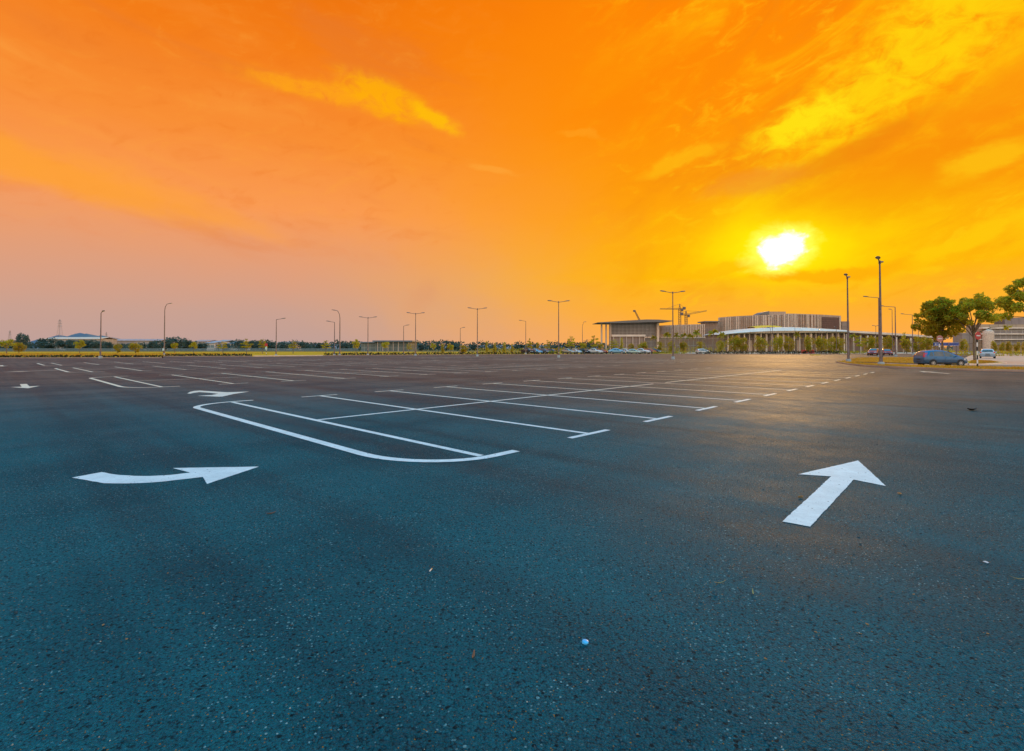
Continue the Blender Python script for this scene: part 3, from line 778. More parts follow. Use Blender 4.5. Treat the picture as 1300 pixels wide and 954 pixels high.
# a continuous low wood closing the horizon
def wood(name, x0, x1, Y, h, n, ls, mat, seed):
    rng = random.Random(seed); b = MB(); blobs = []; x = x0
    while x < x1:
        hh = h * rng.uniform(0.6, 1.15); r = hh * rng.uniform(0.7, 1.3)
        blobs.append((x, Y + rng.uniform(-10, 10), hh * 0.5, r, r * 0.7, hh * 0.55)); x += r * rng.uniform(0.6, 1.1)
    leaves(b, blobs, n, ls, rng, 0.2)
    return tag(b.build(name, mat, fix=False), f'hazy blue green wood closing the horizon', 'wood', kind='stuff')
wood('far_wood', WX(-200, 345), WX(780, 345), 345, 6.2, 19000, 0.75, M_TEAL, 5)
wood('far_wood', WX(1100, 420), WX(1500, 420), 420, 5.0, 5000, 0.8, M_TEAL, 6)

# the two big shade trees and the one cut by the frame
def big_tree(label, loc, H, Wd, seed, n, ls, rz=0.0, mat=M_LEAF, kind='umbrella'):
    tr, cr = tree_proto(kind, seed, H, Wd, mat, n, ls)
    t = thing('shade_tree', label, 'tree', loc, rz)
    tr.build('trunk', M_BARK, t, 50); cr.build('crown', mat, t, fix=False); return t
pB = gp(1237.5, 459.3)
big_tree('open crowned shade tree with a bare trunk on the grass tongue', (pB.x, pB.y, 0.1), HZ(372, pB.y), 72 * pB.y / F, 3, 2700, 0.17)
YA = 58.0
big_tree('dense leafy shade tree behind the roof of the blue car', (WX(1196, YA), YA, 0.08), HZ(378.5, YA), 57 * YA / F, 8, 6500, 0.18, 1.2, kind='shade')
YC = 47.0
big_tree('tall shade tree cut off by the right edge of the photo', (WX(1318, YC), YC, 0.04), HZ(346, YC), 92 * YC / F, 21, 5200, 0.16, 0.4)

# low hedges along the far edge
def hedge(label, pts, h, w, seed, mat=M_DARKH, n=26):
    rng = random.Random(seed); c = sum(pts, Vector()) / len(pts); b = MB(); blobs = []
    for p, q in zip(pts[:-1], pts[1:]):
        L = (q - p).length; k = max(1, int(L / 0.55))
        for i in range(k):
            s = p.lerp(q, (i + 0.5) / k) - c
            blobs.append((s.x + rng.uniform(-.1, .1), s.y + rng.uniform(-.1, .1), h * 0.48, 0.5, w * 0.5, h * rng.uniform(0.42, 0.56)))
    leaves(b, blobs, len(blobs) * n, 0.17, rng, 0.4, 0.5)
    o = b.build('low_hedge', mat, fix=False); o.location = (c.x, c.y, 0); return tag(o, label, 'hedge')
up = lambda px, py, d: gp(px, py) + Vector((0, d, 0))
hedge('long low dark hedge along the left end of the far kerb', [up(-120, 455.6, .6), up(0, 455.2, .6), up(117, 455.0, .6)], 0.48, 0.9, 1)
hedge('low dark hedge right of the leftmost lamp post', [up(118, 455.0, .6), up(204, 454.7, .6)], 0.45, 0.9, 2)
hedge('low dark hedge between the curved lamp post and the white kerb', [up(207, 453.1, .6), up(318, 452.9, .6)], 0.52, 0.9, 3)
hedge('low dark hedge below the glass pavilion', [up(412, 452.0, .7), up(480, 451.5, .7), up(545, 451.2, .7)], 0.62, 1.0, 4)
hedge('low dark hedge between the pavilion and the centre lamp post', [up(547, 451.2, .7), up(606, 450.9, .7), up(664, 450.6, .7)], 0.7, 1.0, 5)
hedge('low green hedge between the two groups of parked cars', [up(700, 450.3, 12), up(776, 450.2, 12)], 0.9, 1.2, 6, M_LEAF)
hedge('tall green shrub bank behind the narrow young trees', [at(604, 445, 150), at(668, 445, 150)], 1.7, 1.8, 21, M_LEAF)
hedge('tall green shrub bank behind the long row of parked cars', [at(669, 445, 148), at(774, 445, 148)], 1.9, 1.8, 22, M_LEAF)
hedge('tall green shrub bank below the glass hall', [at(776, 445, 152), at(838, 445, 152)], 2.0, 1.8, 23, M_LEAF)
hedge('tall green shrub bank among the palms', [at(839, 445, 152), at(920, 445, 152)], 2.0, 1.8, 24, M_LEAF)
hedge('low green hedge left of the white parked car', [up(838, 450.1, 6), up(882, 450.1, 6)], 0.8, 1.2, 7, M_LEAF)
hedge('long clipped hedge in front of the canopy building', [up(903, 450.1, 3), up(980, 450.0, 3), up(1078, 449.9, 3)], 0.95, 1.1, 8, M_DARKH)
hedge('clipped hedge behind the dark red cars', [up(1082, 450.0, 10), up(1168, 449.9, 10)], 0.9, 1.1, 9, M_LEAF)
hedge('green hedge before the office block behind the concrete road', [at(1186, 446, 92) * 1, at(1400, 446, 92) * 1], 1.15, 1.2, 10, M_LEAF, 22)
for o in COL.objects:
    if o.name.startswith('low_hedge'): o.location.z = 0

# dry grass tufts on the verges
def tufts(name, quads, n, h, mat, seed, z):
    rng = random.Random(seed); b = MB()
    for _ in range(n):
        q = rng.choice(quads); s, t = rng.random(), rng.random()
        p = q[0].lerp(q[1], s).lerp(q[3].lerp(q[2], s), t)
        for k in range(4):
            a = rng.uniform(0, 6.28); hh = h * rng.uniform(0.4, 1.3); w = 0.018
            d = Vector((math.cos(a), math.sin(a), 0)); e = Vector((-d.y, d.x, 0))
            b.add([Vector((p.x, p.y, z)) - e * w, Vector((p.x, p.y, z)) + e * w, Vector((p.x, p.y, z + hh)) + d * hh * 0.6], [(0, 1, 2)])
    return tag(b.build(name, mat, fix=False), 'dry yellow grass blades along the verge', 'grass', kind='stuff')
M_BLADE = leaf_mat('grass_blades', (0.30, 0.15, 0.012), (0.60, 0.34, 0.03), (0.7, 0.40, 0.03), 0.35)
vb = [gp(1085, 462.2), gp(1085, 462.2), gp(1110, 463.6), gp(1140, 465.1), gp(1150, 465.6), gp(1195, 466.4), gp(1240, 467.2), gp(1300, 468.6), gp(1420, 470)]
tufts('verge_grass', [(vfp[i], vfp[i + 1], vb[i + 1], vb[i]) for i in range(8)], 5000, 0.10, M_BLADE, 3, 0.10)
tufts('verge_grass', [(gp(1066, 460.0), gp(1150, 462.3), gp(1150, 455), gp(1090, 455)), (gp(1150, 462.3), gp(1222, 464.1), gp(1224, 456), gp(1150, 455))], 4200, 0.09, M_BLADE, 4, 0.09)
tufts('verge_grass', [(gp(-150, 452.8), gp(205, 452.2), Vector((-72, 150, 0)), Vector((-190, 150, 0)))], 6000, 0.34, M_BLADE, 5, -0.03)
tufts('verge_grass', [(gp(1230, 463.6), gp(1268, 462.8), gp(1258, 460.5), gp(1234, 460))], 900, 0.10, M_BLADE, 6, 0.15)

# ------------------------------------------------------------------ street lamps
M_POLE = plain('galvanised_steel', (0.17, 0.125, 0.115), 0.5, 0.3, 0.3, 4); M_HEAD = plain('lamp_housing', (0.16, 0.12, 0.11), 0.5, 0.2)
M_LENS = plain('lamp_lens', (0.5, 0.47, 0.42), 0.2); M_BASE = concrete('lamp_footing', (0.42, 0.45, 0.44))
def head_mesh(L=0.85, W=0.34):
    b = MB(); prof = [(0, .06, .03), (.12, .11, .055), (L * .4, W / 2, .075), (L * .8, W / 2 * .95, .065), (L, W / 2 * .5, .03)]
    rows = []
    for x, w, h in prof:
        rows.append([Vector((x, -w, 0)), Vector((x, -w * .7, h)), Vector((x, 0, h * 1.25)), Vector((x, w * .7, h)), Vector((x, w, 0)), Vector((x, w * .6, -h * .5)), Vector((x, -w * .6, -h * .5)), Vector((x, -w, 0))])
    b.grid(rows); b.poly(rows[0][:7]); b.poly(list(reversed(rows[-1][:7]))); return b
def lens_mesh(L=0.85, W=0.34):
    b = MB(); b.box(L * .35, L * .85, -W * .3, W * .3, -.055, -.038); return b
def make_lamp(label, px, py, top, kind, rz=0.0, thick=1.0, group=None, arm=1.05, z0=0.0, lean=0.0, Y=None):
    p = gp(px, py) if Y is None else Vector((WX(px, Y), Y, 0))
    H = HZ(top, p.y) - z0
    t = thing('street_lamp', label, 'street lamp', (p.x, p.y, z0), rz, group)
    if lean: t.rotation_euler = (0, lean, 0) if not rz else (0, lean, rz)
    r = 0.085 * thick
    b = MB(); b.tube([(0, 0, 0.02), (0, 0, 1.2), (0, 0, 1.25), (0, 0, H * 0.6), (0, 0, H - (1.45 if kind == 'curve' else 0.1))], [r * 1.3, r * 1.25, r * 1.0, r * 0.85, r * 0.62], 10); b.build('pole', M_POLE, t, 40)
    b = MB(); b.lathe([(0.0, -0.05), (0.24, -0.05), (0.24, 0.30), (0.20, 0.36), (0.0, 0.36)], 14); b.build('footing', M_BASE, t, 40)
    b = MB(); b.bbox(-r * 1.0, r * 1.0, -r * 1.42, -r * 1.05, 0.75, 1.15, 0.004); b.build('access_door', M_HEAD, t)
    sides = (-1, 1) if kind == 'double' else (1,)
    for s in sides:
        al = arm if kind != 'curve' else arm * 0.9
        if kind == 'curve': pts = [Vector((0, 0, H - 1.5)), Vector((0.10 * s, 0, H - 0.75)), Vector((0.35 * s, 0, H - 0.25)), Vector((al * 0.6 * s, 0, H - 0.03)), Vector((al * s, 0, H + 0.02))]
        else: pts = [Vector((0, 0, H - 0.16)), Vector((0.12 * s, 0, H - 0.10)), Vector((al * s, 0, H + 0.03))]
        a = MB().tube(pts, [r * 0.6, r * 0.5, r * 0.42] if len(pts) == 3 else [r * 0.62, r * 0.6, r * 0.55, r * 0.48, r * 0.42], 8); a.build('arm', M_POLE, t, 50)
        hb = head_mesh().build('lamp_head', M_HEAD, t, 40); hb.location = (pts[-1].x - 0.08 * s, 0, pts[-1].z + 0.01); hb.rotation_euler = (0, R(-7), 0 if s > 0 else math.pi)
        ln = lens_mesh().build('lens', M_LENS, hb)
    if kind == 'double':
        b = MB(); b.lathe([(0.0, H - 0.22), (r * 0.95, H - 0.22), (r * 0.95, H + 0.02), (r * 0.4, H + 0.06), (0.0, H + 0.06)], 10); b.build('collar', M_HEAD, t, 40)
    return t
make_lamp('tallest double headed lamp post right of the glass hall', 854.5, 456.3, 371, 'double', R(8))
make_lamp('double headed lamp post at the left end of the parked car row', 709.3, 454.2, 383, 'double', R(6))
make_lamp('double headed lamp post in the centre of the far planting strip', 606, 452.7, 392, 'double', R(6))
make_lamp('double headed lamp post at the right end of the glass pavilion', 527.5, 451.9, 398, 'double', R(6))
make_lamp('double headed lamp post left of the glass pavilion', 467, 451.7, 403.3, 'double', R(4))
make_lamp('nearest lamp post right of centre, standing at the verge left of the blue car', 1118.6, 465.2, 332, 'double', R(49), 1.15, lean=R(-0.5))
make_lamp('near lamp post leaning left at the tip of the grass verge', 1077.2, 460.4, 352, 'double', R(51), 1.1, lean=R(-1.4))
make_lamp('leftmost lamp post, its head seen end on', 127.5, 455.3, 396.5, 'single', R(-38), 0.95, arm=.75)
make_lamp('tall lamp post with a curved top at the left', 208.5, 450.9, 386, 'curve', R(0), 1.3, arm=1.0)
make_lamp('single arm lamp post behind the white kerb, arm to the right', 350.5, 452.4, 405.2, 'single', 0, arm=1.0)
make_lamp('shorter of the two close lamps, arm to the left', 424.5, 452.0, 408.7, 'single', math.pi, arm=.9)
make_lamp('taller of the two close lamps, with a bent top to the left', 431.3, 451.9, 394.5, 'curve', math.pi, 1.3, arm=1.0)
make_lamp('small single arm lamp in front of the glass pavilion', 512.3, 450.6, 413.5, 'single', 0, arm=.6)
make_lamp('thin distant lamp left of the centre double lamp', 584.3, 449.8, 416.5, 'single', 0, arm=.5)
make_lamp('single arm lamp behind the narrow young trees, arm to the left', 667.5, 449.9, 407.5, 'single', math.pi, arm=1.0)
make_lamp('thin distant lamp left of the hall columns', 739.4, 449.0, 409.3, 'curve', R(0), 1.0, arm=.5, Y=150)
make_lamp('single arm lamp hidden behind the nearest right lamp post, arm to the left', 1116.3, 454.2, 377.5, 'single', math.pi, 1.0, arm=1.7)
make_lamp('lamp post right of the nearest tall lamp, long arm to the left', 1137.2, 453.0, 389.3, 'single', math.pi, 1.1, arm=2.0)
make_lamp('thin post with a bare top just left of the long arm lamp', 1133.2, 450.6, 393, 'single', R(92), 0.9, arm=.3)
make_lamp('single arm lamp left of the big shade trees, arm to the left', 1158.8, 450.9, 399.3, 'single', math.pi, 1.0, arm=1.8)
make_lamp('small distant lamp just left of the big shade tree crown', 1166.3, 449.2, 411, 'single', math.pi, 0.9, arm=.5)
make_lamp('small T shaped lamp above the canopy roof line', 1112.2, 449.2, 414, 'double', 0, 0.8, arm=.3)
make_lamp('thin lamp post before the canopy, left of the slim palm', 981, 449.3, 402.5, 'single', math.pi, 0.9, arm=.4)
make_lamp('short lamp with an arm to the left before the golden sun glint', 978.5, 449.1, 416.5, 'single', math.pi, 0.8, arm=.5)
make_lamp('short lamp standing right behind the slim palm', 1009.5, 449.1, 414.5, 'single', math.pi, 0.8, arm=.4)
make_lamp('short lamp before the right half of the canopy', 1040, 449.1, 415.2, 'single', math.pi, 0.8, arm=.6)
make_lamp('thin pole left of the leaning near lamp post', 1062, 449.4, 415.5, 'single', R(90), 0.9, arm=.3)
make_lamp('pale thin lamp post before the glass hall', 822.5, 449.2, 419, 'single', R(90), 0.9, arm=.3)
make_lamp('pale thin lamp post by the white parked car', 898.5, 449.2, 418, 'single', R(90), 0.9, arm=.3)
make_lamp('lamp whose head shows left of the tree at the right edge', 1309, 459.0, 369, 'single', math.pi, 1.1, arm=2.2, z0=0.04)

# ------------------------------------------------------------------ cars
def carpaint(name, c, rough=0.28, metal=0.2):
    m, nt = material(name); co = nt.coord(); n = nt.noise(co, 2.0, 4, 0.6); n2 = nt.noise(co, 260, 2)
    z = nt.sep(co)[2]
    k = nt.mix(nt.step(n, 0.3, 0.7), tuple(x * 0.85 for x in c), c)
    k = nt.mix(nt.step(z + n * 0.2, 0.92, 0.66) * 0.75, k, tuple(x * 0.3 + 0.035 for x in c))     # greyed low down: dirt plus ground reflection painted in
    return finish(m, nt, k, nt.step(n, 0.2, 0.8) * 0.12 + rough + (0.2 if max(c) < 0.14 else 0.0), metal, 0.5 if max(c) > 0.14 else 0.2, n2, 0.02, 0.001, coat=0.35 if max(c) > 0.2 else 0.0)
M_GLASS = plain('tinted_glass', (0.085, 0.105, 0.11), 0.10, 0, 0.3, 2, 0.8)
M_TYRE = plain('tyre_rubber', (0.022, 0.021, 0.02), 0.85, 0, 0.3, 9)
M_RIM = plain('alloy_rim', (0.50, 0.48, 0.46), 0.35, 0.7, 0.2)
M_TRIM = plain('black_trim', (0.025, 0.025, 0.027), 0.6)
M_TAIL = plain('red_tail_lens', (0.65, 0.03, 0.02), 0.15, 0, 0.1, 9, 0.6); M_HLGT = plain('headlight_lens', (0.62, 0.64, 0.66), 0.12, 0.2)
M_PLATE = plain('number_plate_face', (0.03, 0.03, 0.03), 0.5); M_CHROME = plain('bright_trim', (0.6, 0.6, 0.6), 0.2, 0.9)

ST = {
 'mpv': [(-2.10, .36, .66, .80, .66, .70, .62), (-2.07, .28, .88, 1.02, .78, .80, .70), (-1.96, .26, .97, 1.24, .82, .83, .64), (-1.76, .25, .97, 1.46, .83, .845, .62), (-1.45, .25, .96, 1.57, .845, .855, .625), (-.8, .25, .95, 1.63, .85, .86, .64), (-.2, .25, .94, 1.61, .85, .86, .64), (.2, .25, .93, 1.53, .85, .86, .63), (.6, .25, .93, 1.37, .85, .86, .64), (1.32, .25, .93, 1.035, .85, .84, .72), (1.6, .26, .86, .95, .84, .82, .66), (1.92, .27, .74, .82, .79, .76, .56), (2.06, .30, .62, .68, .70, .68, .48), (2.11, .36, .54, .58, .58, .58, .42)],
 'hatch': [(-1.95, .36, .66, .80, .64, .68, .60), (-1.92, .28, .86, 1.0, .76, .78, .68), (-1.84, .26, .93, 1.22, .80, .81, .63), (-1.68, .25, .93, 1.42, .82, .83, .60), (-1.2, .25, .92, 1.49, .83, .84, .60), (-.5, .25, .90, 1.52, .83, .84, .61), (0., .25, .89, 1.50, .83, .84, .61), (.3, .25, .88, 1.43, .83, .84, .61), (.6, .25, .88, 1.28, .83, .84, .62), (1.08, .25, .88, .98, .83, .82, .70), (1.5, .26, .81, .90, .82, .80, .64), (1.8, .27, .70, .77, .76, .74, .54), (1.93, .30, .60, .66, .68, .66, .46), (1.97, .36, .52, .56, .56, .56, .4)],
 'sedan': [(-2.25, .38, .68, .84, .64, .68, .60), (-2.22, .28, .88, .99, .76, .78, .70), (-2.0, .26, .93, 1.03, .81, .82, .74), (-1.6, .25, .94, 1.06, .83, .84, .74), (-1.15, .25, .93, 1.33, .84, .85, .62), (-.85, .25, .92, 1.42, .85, .85, .60), (-.2, .25, .91, 1.46, .85, .86, .60), (.25, .25, .90, 1.43, .85, .86, .60), (.55, .25, .90, 1.31, .85, .86, .62), (1.15, .25, .89, .99, .85, .84, .72), (1.6, .26, .82, .90, .84, .82, .66), (2.0, .27, .71, .77, .78, .76, .54), (2.18, .30, .60, .65, .68, .66, .46), (2.23, .36, .52, .56, .56, .56, .4)],
}
def ring(s):
    x, zl, zb, zt, wl, wb, wt = s
    hr = zt - zb; k = min(1.0, hr / .6)
    half = [(0, zl), (wl * .86, zl), (wl, zl + .10), (max(wl, wb) + .012, zl + .42 * (zb - zl)), (max(wl, wb) + .008, zl + .62 * (zb - zl)), (wb, zb), (wt + (wb - wt) * .12 + .0, zb + hr * .84), (wt * .9, zt - hr * .04 - .005), (wt * .5, zt + .012 * k), (0, zt + .018 * k)]
    left = [Vector((x, -y, z)) for y, z in half]; right = [Vector((x, y, z)) for y, z in half[-2:0:-1]]
    return left + right
def interp(st, x):
    for a, b in zip(st[:-1], st[1:]):
        if a[0] <= x <= b[0]:
            t = (x - a[0]) / (b[0] - a[0]); return tuple(a[i] + (b[i] - a[i]) * t for i in range(7))
    return st[0] if x < st[0][0] else st[-1]
def side_pt(st, x, t, s, off=.007):
    _, zl, zb, zt, wl, wb, wt = interp(st, x); hr = zt - zb
    y0, z0 = wb, zb; y1, z1 = wt + (wb - wt) * .12, zb + hr * .84
    return Vector((x, s * (y0 + (y1 - y0) * t + off), z0 + (z1 - z0) * t))
def low_pt(st, x, z, s, off=.004):
    _, zl, zb, zt, wl, wb, wt = interp(st, x); m = max(wl, wb)
    za = zl + .42 * (zb - zl); zc = zl + .62 * (zb - zl)
    if z < za: y = wl + (m + .012 - wl) * max(0, (z - zl - .10)) / max(.01, za - zl - .10)
    elif z < zc: y = m + .012 - .004 * (z - za) / (zc - za)
    else: y = m + .008 + (wb - m - .008) * min(1, (z - zc) / max(.01, zb - zc))
    return Vector((x, s * (y + off), z))
CARCFG = {'mpv': dict(ax=(-1.28, 1.30), wins=[(-1.62, -1.22, -1.40, -1.22), (-1.14, -.22, -1.14, -.22), (-.14, 1.0, -.14, .36)], seams=(-.16, .98, -1.14), screen=(.28, 1.26), rear=(1.06, 1.42)),
          'hatch': dict(ax=(-1.22, 1.24), wins=[(-1.62, -1.12, -1.40, -1.12), (-1.04, -.14, -1.04, -.14), (-.06, .84, -.06, .40)], seams=(-.10, .86, -1.08), screen=(.34, 1.04), rear=(1.0, 1.36)),
          'sedan': dict(ax=(-1.34, 1.36), wins=[(-1.22, -.86, -1.02, -.86), (-.80, -.06, -.80, -.06), (.02, .92, .02, .42)], seams=(-.02, .94, -.84), screen=(.30, 1.1), rear=None)}
def make_car(kind, label, paint_m, name='parked_car', full=True):
    st = ST[kind]; cfg = CARCFG[kind]; t = thing(name, label, 'car')
    b = MB(); rows = [ring(s) + [ring(s)[0]] for s in st]
    b.grid(rows); b.poly(list(reversed(rows[0][:-1]))); b.poly(rows[-1][:-1])
    body = b.build('body', paint_m, t, 38)
    for s in (-1, 1):
        for xb0, xb1, xt0, xt1 in cfg['wins']:
            rows = []
            for i in range(4):
                q = i / 3; tt = .08 + .86 * q; x0 = xb0 + (xt0 - xb0) * q; x1 = xb1 + (xt1 - xb1) * q
                rows.append([side_pt(st, x0 + (x1 - x0) * k / 6, tt, s) for k in range(7)])
            MB().grid(rows).build('side_window', M_GLASS, t, 60)
    x0, x1 = cfg['screen']; rows = []
    for i in range(6):
        x = x0 + (x1 - x0) * i / 5; _, zl, zb, zt, wl, wb, wt = interp(st, x); w = wt * .93
        rows.append([Vector((x + .012, w * k, zt + .014 + .012 * (1 - k * k) - .02 * (k * k))) for k in (-1, -.6, 0, .6, 1)])
    MB().grid(rows).build('windscreen', M_GLASS, t, 60)
    if cfg['rear']:
        z0, z1 = cfg['rear']; rows = []
        for i in range(4):
            z = z0 + (z1 - z0) * i / 3
            xs = [a for a in st[:5]]; x = xs[0][0]; w = .6
            for a, c in zip(xs[:-1], xs[1:]):
                if a[3] <= z <= c[3]: q = (z - a[3]) / (c[3] - a[3]); x = a[0] + (c[0] - a[0]) * q; w = a[6] + (c[6] - a[6]) * q
            rows.append([Vector((x - .015, w * .88 * k, z)) for k in (-1, -.5, 0, .5, 1)])
        MB().grid(rows).build('rear_window', M_GLASS, t, 60)
    else:
        rows = []
        for i in range(5):
            x = -1.56 + .6 * i / 4; _, zl, zb, zt, wl, wb, wt = interp(st, x); w = wt * .9
            rows.append([Vector((x, w * k, zt + .014 - .015 * k * k)) for k in (-1, -.5, 0, .5, 1)])
        MB().grid(rows).build('rear_window', M_GLASS, t, 60)
    xr, xf = st[0][0], st[-1][0]
    for x in cfg['ax']:
        for s in (-1, 1):
            m_ = interp(st, x); y = max(m_[4], m_[5]) + .014
            b = MB(); Rm = Matrix.Translation((x, s * y, .33)) @ Matrix.Rotation(R(90) * -s, 4, 'X')
            b.lathe([(0.0, -.02), (.375, -.02), (.375, .004), (0.0, .004)], 22, Rm); b.build('wheel_arch', M_TRIM, t)
            w = thing('wheel', None, None, (x, s * (y - .09), .31), 0); w.parent = t
            Rw = Matrix.Rotation(R(90) * -s, 4, 'X')
            MB().lathe([(.17, -.10), (.28, -.10), (.31, -.07), (.31, .07), (.285, .108), (.20, .112), (.19, .10)], 22, Rw).build('tyre', M_TYRE, w, 35)
            rb = MB(); rb.lathe([(0.0, .095), (.19, .085), (.205, .105), (.20, .114), (.185, .112)], 22, Rw)
            for k in range(7):
                a = 2 * math.pi * k / 7; Mx = Rw @ Matrix.Rotation(a, 4, 'Z'); rb.box(.03, .185, -.022, .022, .088, .118, Mx)
            rb.lathe([(0.0, .125), (.045, .122), (.05, .10)], 12, Rw)
            rb.build('rim', M_RIM, w, 35)
    if full:
        for s in (-1, 1):
            sb = MB()
            for x in cfg['seams']:
                rows = [[low_pt(st, x - .006, z, s), low_pt(st, x + .006, z, s)] for z in (.32, .45, .6, .75, .86)]
                sb.grid(rows)
            sb.build('door_seam', M_TRIM, t)
            rows = [[low_pt(st, x, z, s, .006) for x in [cfg['ax'][0] + .42 + (cfg['ax'][1] - cfg['ax'][0] - .84) * k / 6 for k in range(7)]] for z in (.30, .36, .40)]
            MB().grid(rows).build('side_sill', M_TRIM, t)
            for x in (cfg['seams'][0] + .12, cfg['seams'][2] + .12):
                p = low_pt(st, x, .86, s, .012); MB().bbox(p.x - .09, p.x + .09, p.y - .015, p.y + .015, p.z - .018, p.z + .018, .006).build('door_handle', paint_m, t)
            p = side_pt(st, cfg['wins'][2][1] - .18, .12, s, .05)
            mb = MB(); mb.bbox(p.x - .05, p.x + .07, min(p.y, p.y + s * .16), max(p.y, p.y + s * .16), p.z - .02, p.z + .12, .025); mb.build('wing_mirror', paint_m, t, 40)
        MB().box(xr - .022, xr - .004, -.24, .24, .62, .74).build('number_plate', M_PLATE, t)
        rows = [[Vector((xr - .012 + .05 * abs(k) ** 3, .62 * k, z)) for k in (-1, -.7, 0, .7, 1)] for z in (.36, .46)]
        MB().grid(rows).build('rear_bumper', M_TRIM, t)
        rows = [[Vector((xf + .012 - .10 * abs(k) ** 3, .5 * k, z)) for k in (-1, -.6, 0, .6, 1)] for z in (.37, .52)]
        MB().grid(rows).build('grille', M_TRIM, t)
    for s in (-1, 1):
        x0 = xr + .04
        tl = MB()
        if kind == 'sedan': zz = (.72, .80, .88)
        elif kind == 'mpv': zz = (.92, 1.05, 1.20, 1.34)
        else: zz = (.84, .94, 1.04)
        rows = []
        for z in zz:
            xa = xr + .02
            for a, c in zip(st[:5], st[1:6]):
                if a[3] <= z <= c[3]: xa = a[0] + (c[0] - a[0]) * (z - a[3]) / (c[3] - a[3])
            ms = interp(st, xa + .20)
            if z <= ms[2]: yo = low_pt(st, xa + .20, z, 1, .012).y
            else: yo = side_pt(st, xa + .20, (z - ms[2]) / ((ms[3] - ms[2]) * .84), 1, .012).y
            ms2 = interp(st, xa + .07)
            yc = (low_pt(st, xa + .07, z, 1, .014).y if z <= ms2[2] else side_pt(st, xa + .07, min(1, (z - ms2[2]) / max(.02, (ms2[3] - ms2[2]) * .84)), 1, .014).y)
            rows.append([Vector((xa - .02, s * yc * .82, z)), Vector((xa - .01, s * yc * .93, z)), Vector((xa + .07, s * yc, z)), Vector((xa + .20, s * yo, z))])
        tl.grid(rows); tl.build('tail_light', M_TAIL, t, 50)
        rows = []
        for z in (.60, .68, .75):
            xh = xf - .42; rows.append([low_pt(st, xf - .50, z + .04, s, .010), low_pt(st, xf - .34, z + .02, s, .014), Vector((xf - .05 - (z - .6) * .6, s * .60, z)), Vector((xf + .0 - (z - .6) * .6, s * .42, z - .01))])
        MB().grid(rows).build('headlight', M_HLGT, t, 50)
    return t

P_BLUE = carpaint('blue_car_paint', (0.022, 0.14, 0.30)); P_WHITE = carpaint('white_car_paint', (0.74, 0.74, 0.72), .3, 0); P_SILV = carpaint('silver_car_paint', (0.42, 0.45, 0.43), .3, .5)
P_BLACK = carpaint('black_car_paint', (0.022, 0.022, 0.026)); P_RED = carpaint('red_car_paint', (0.42, 0.035, 0.025)); P_MAROON = carpaint('maroon_car_paint', (0.36, 0.02, 0.03))
P_TEAL = carpaint('teal_car_paint', (0.03, 0.16, 0.15)); P_LBLUE = carpaint('light_blue_car_paint', (0.22, 0.48, 0.66)); P_PGREEN = carpaint('pale_green_car_paint', (0.50, 0.64, 0.56)); P_PBLUE = carpaint('pale_blue_car_paint', (0.46, 0.62, 0.76), .3, 0); P_DGREY = carpaint('grey_car_paint', (0.10, 0.11, 0.13))

mpv = make_car('mpv', 'blue compact people carrier parked side on at the grass verge', P_BLUE)
pc = gp(1194.0, 465.4); mpv.location = (pc.x, pc.y, 0.035); mpv.rotation_euler = (0, 0, R(-6)); mpv.scale = (.79, .80, .80)
hat = make_car('hatch', 'pale blue hatchback seen from behind on the concrete road at right', P_PBLUE)
ph = gp(1270, 455.8); hat.location = (ph.x, ph.y + 1.9, 0.045); hat.rotation_euler = (0, 0, R(47)); hat.scale = (.92, .95, .90)
sed = make_car('sedan', 'white saloon car between the two dark red cars behind the near lamp post', P_WHITE)
p_ = gp(1117.2, 451.2); sed.location = (p_.x, p_.y + 1, 0.0); sed.rotation_euler = (0, 0, R(233))
def car(src, px, py, deg, paint_m, label, group=None, z=0.0):
    c = copy_tree(src); c.name = 'parked_car'; tag(c, label, 'car', group)
    p = gp(px, py); c.location = (p.x, p.y, z); c.rotation_euler = (0, 0, R(deg))
    repaint(c, 'body', paint_m); repaint(c, 'door_handle', paint_m); repaint(c, 'wing_mirror', paint_m); return c
car(sed, 1109.3, 451.5, 226, P_MAROON, 'dark red car left of the near tall lamp post')
car(hat, 1125.5, 451.3, 244, P_MAROON, 'dark red car right of the near tall lamp post')
car(hat, 892.5, 449.75, 8, P_WHITE, 'white hatchback standing alone left of the canopy building')
G1 = 'cars parked in a row behind the lamp post'; G2 = 'cars parked below the glass hall'
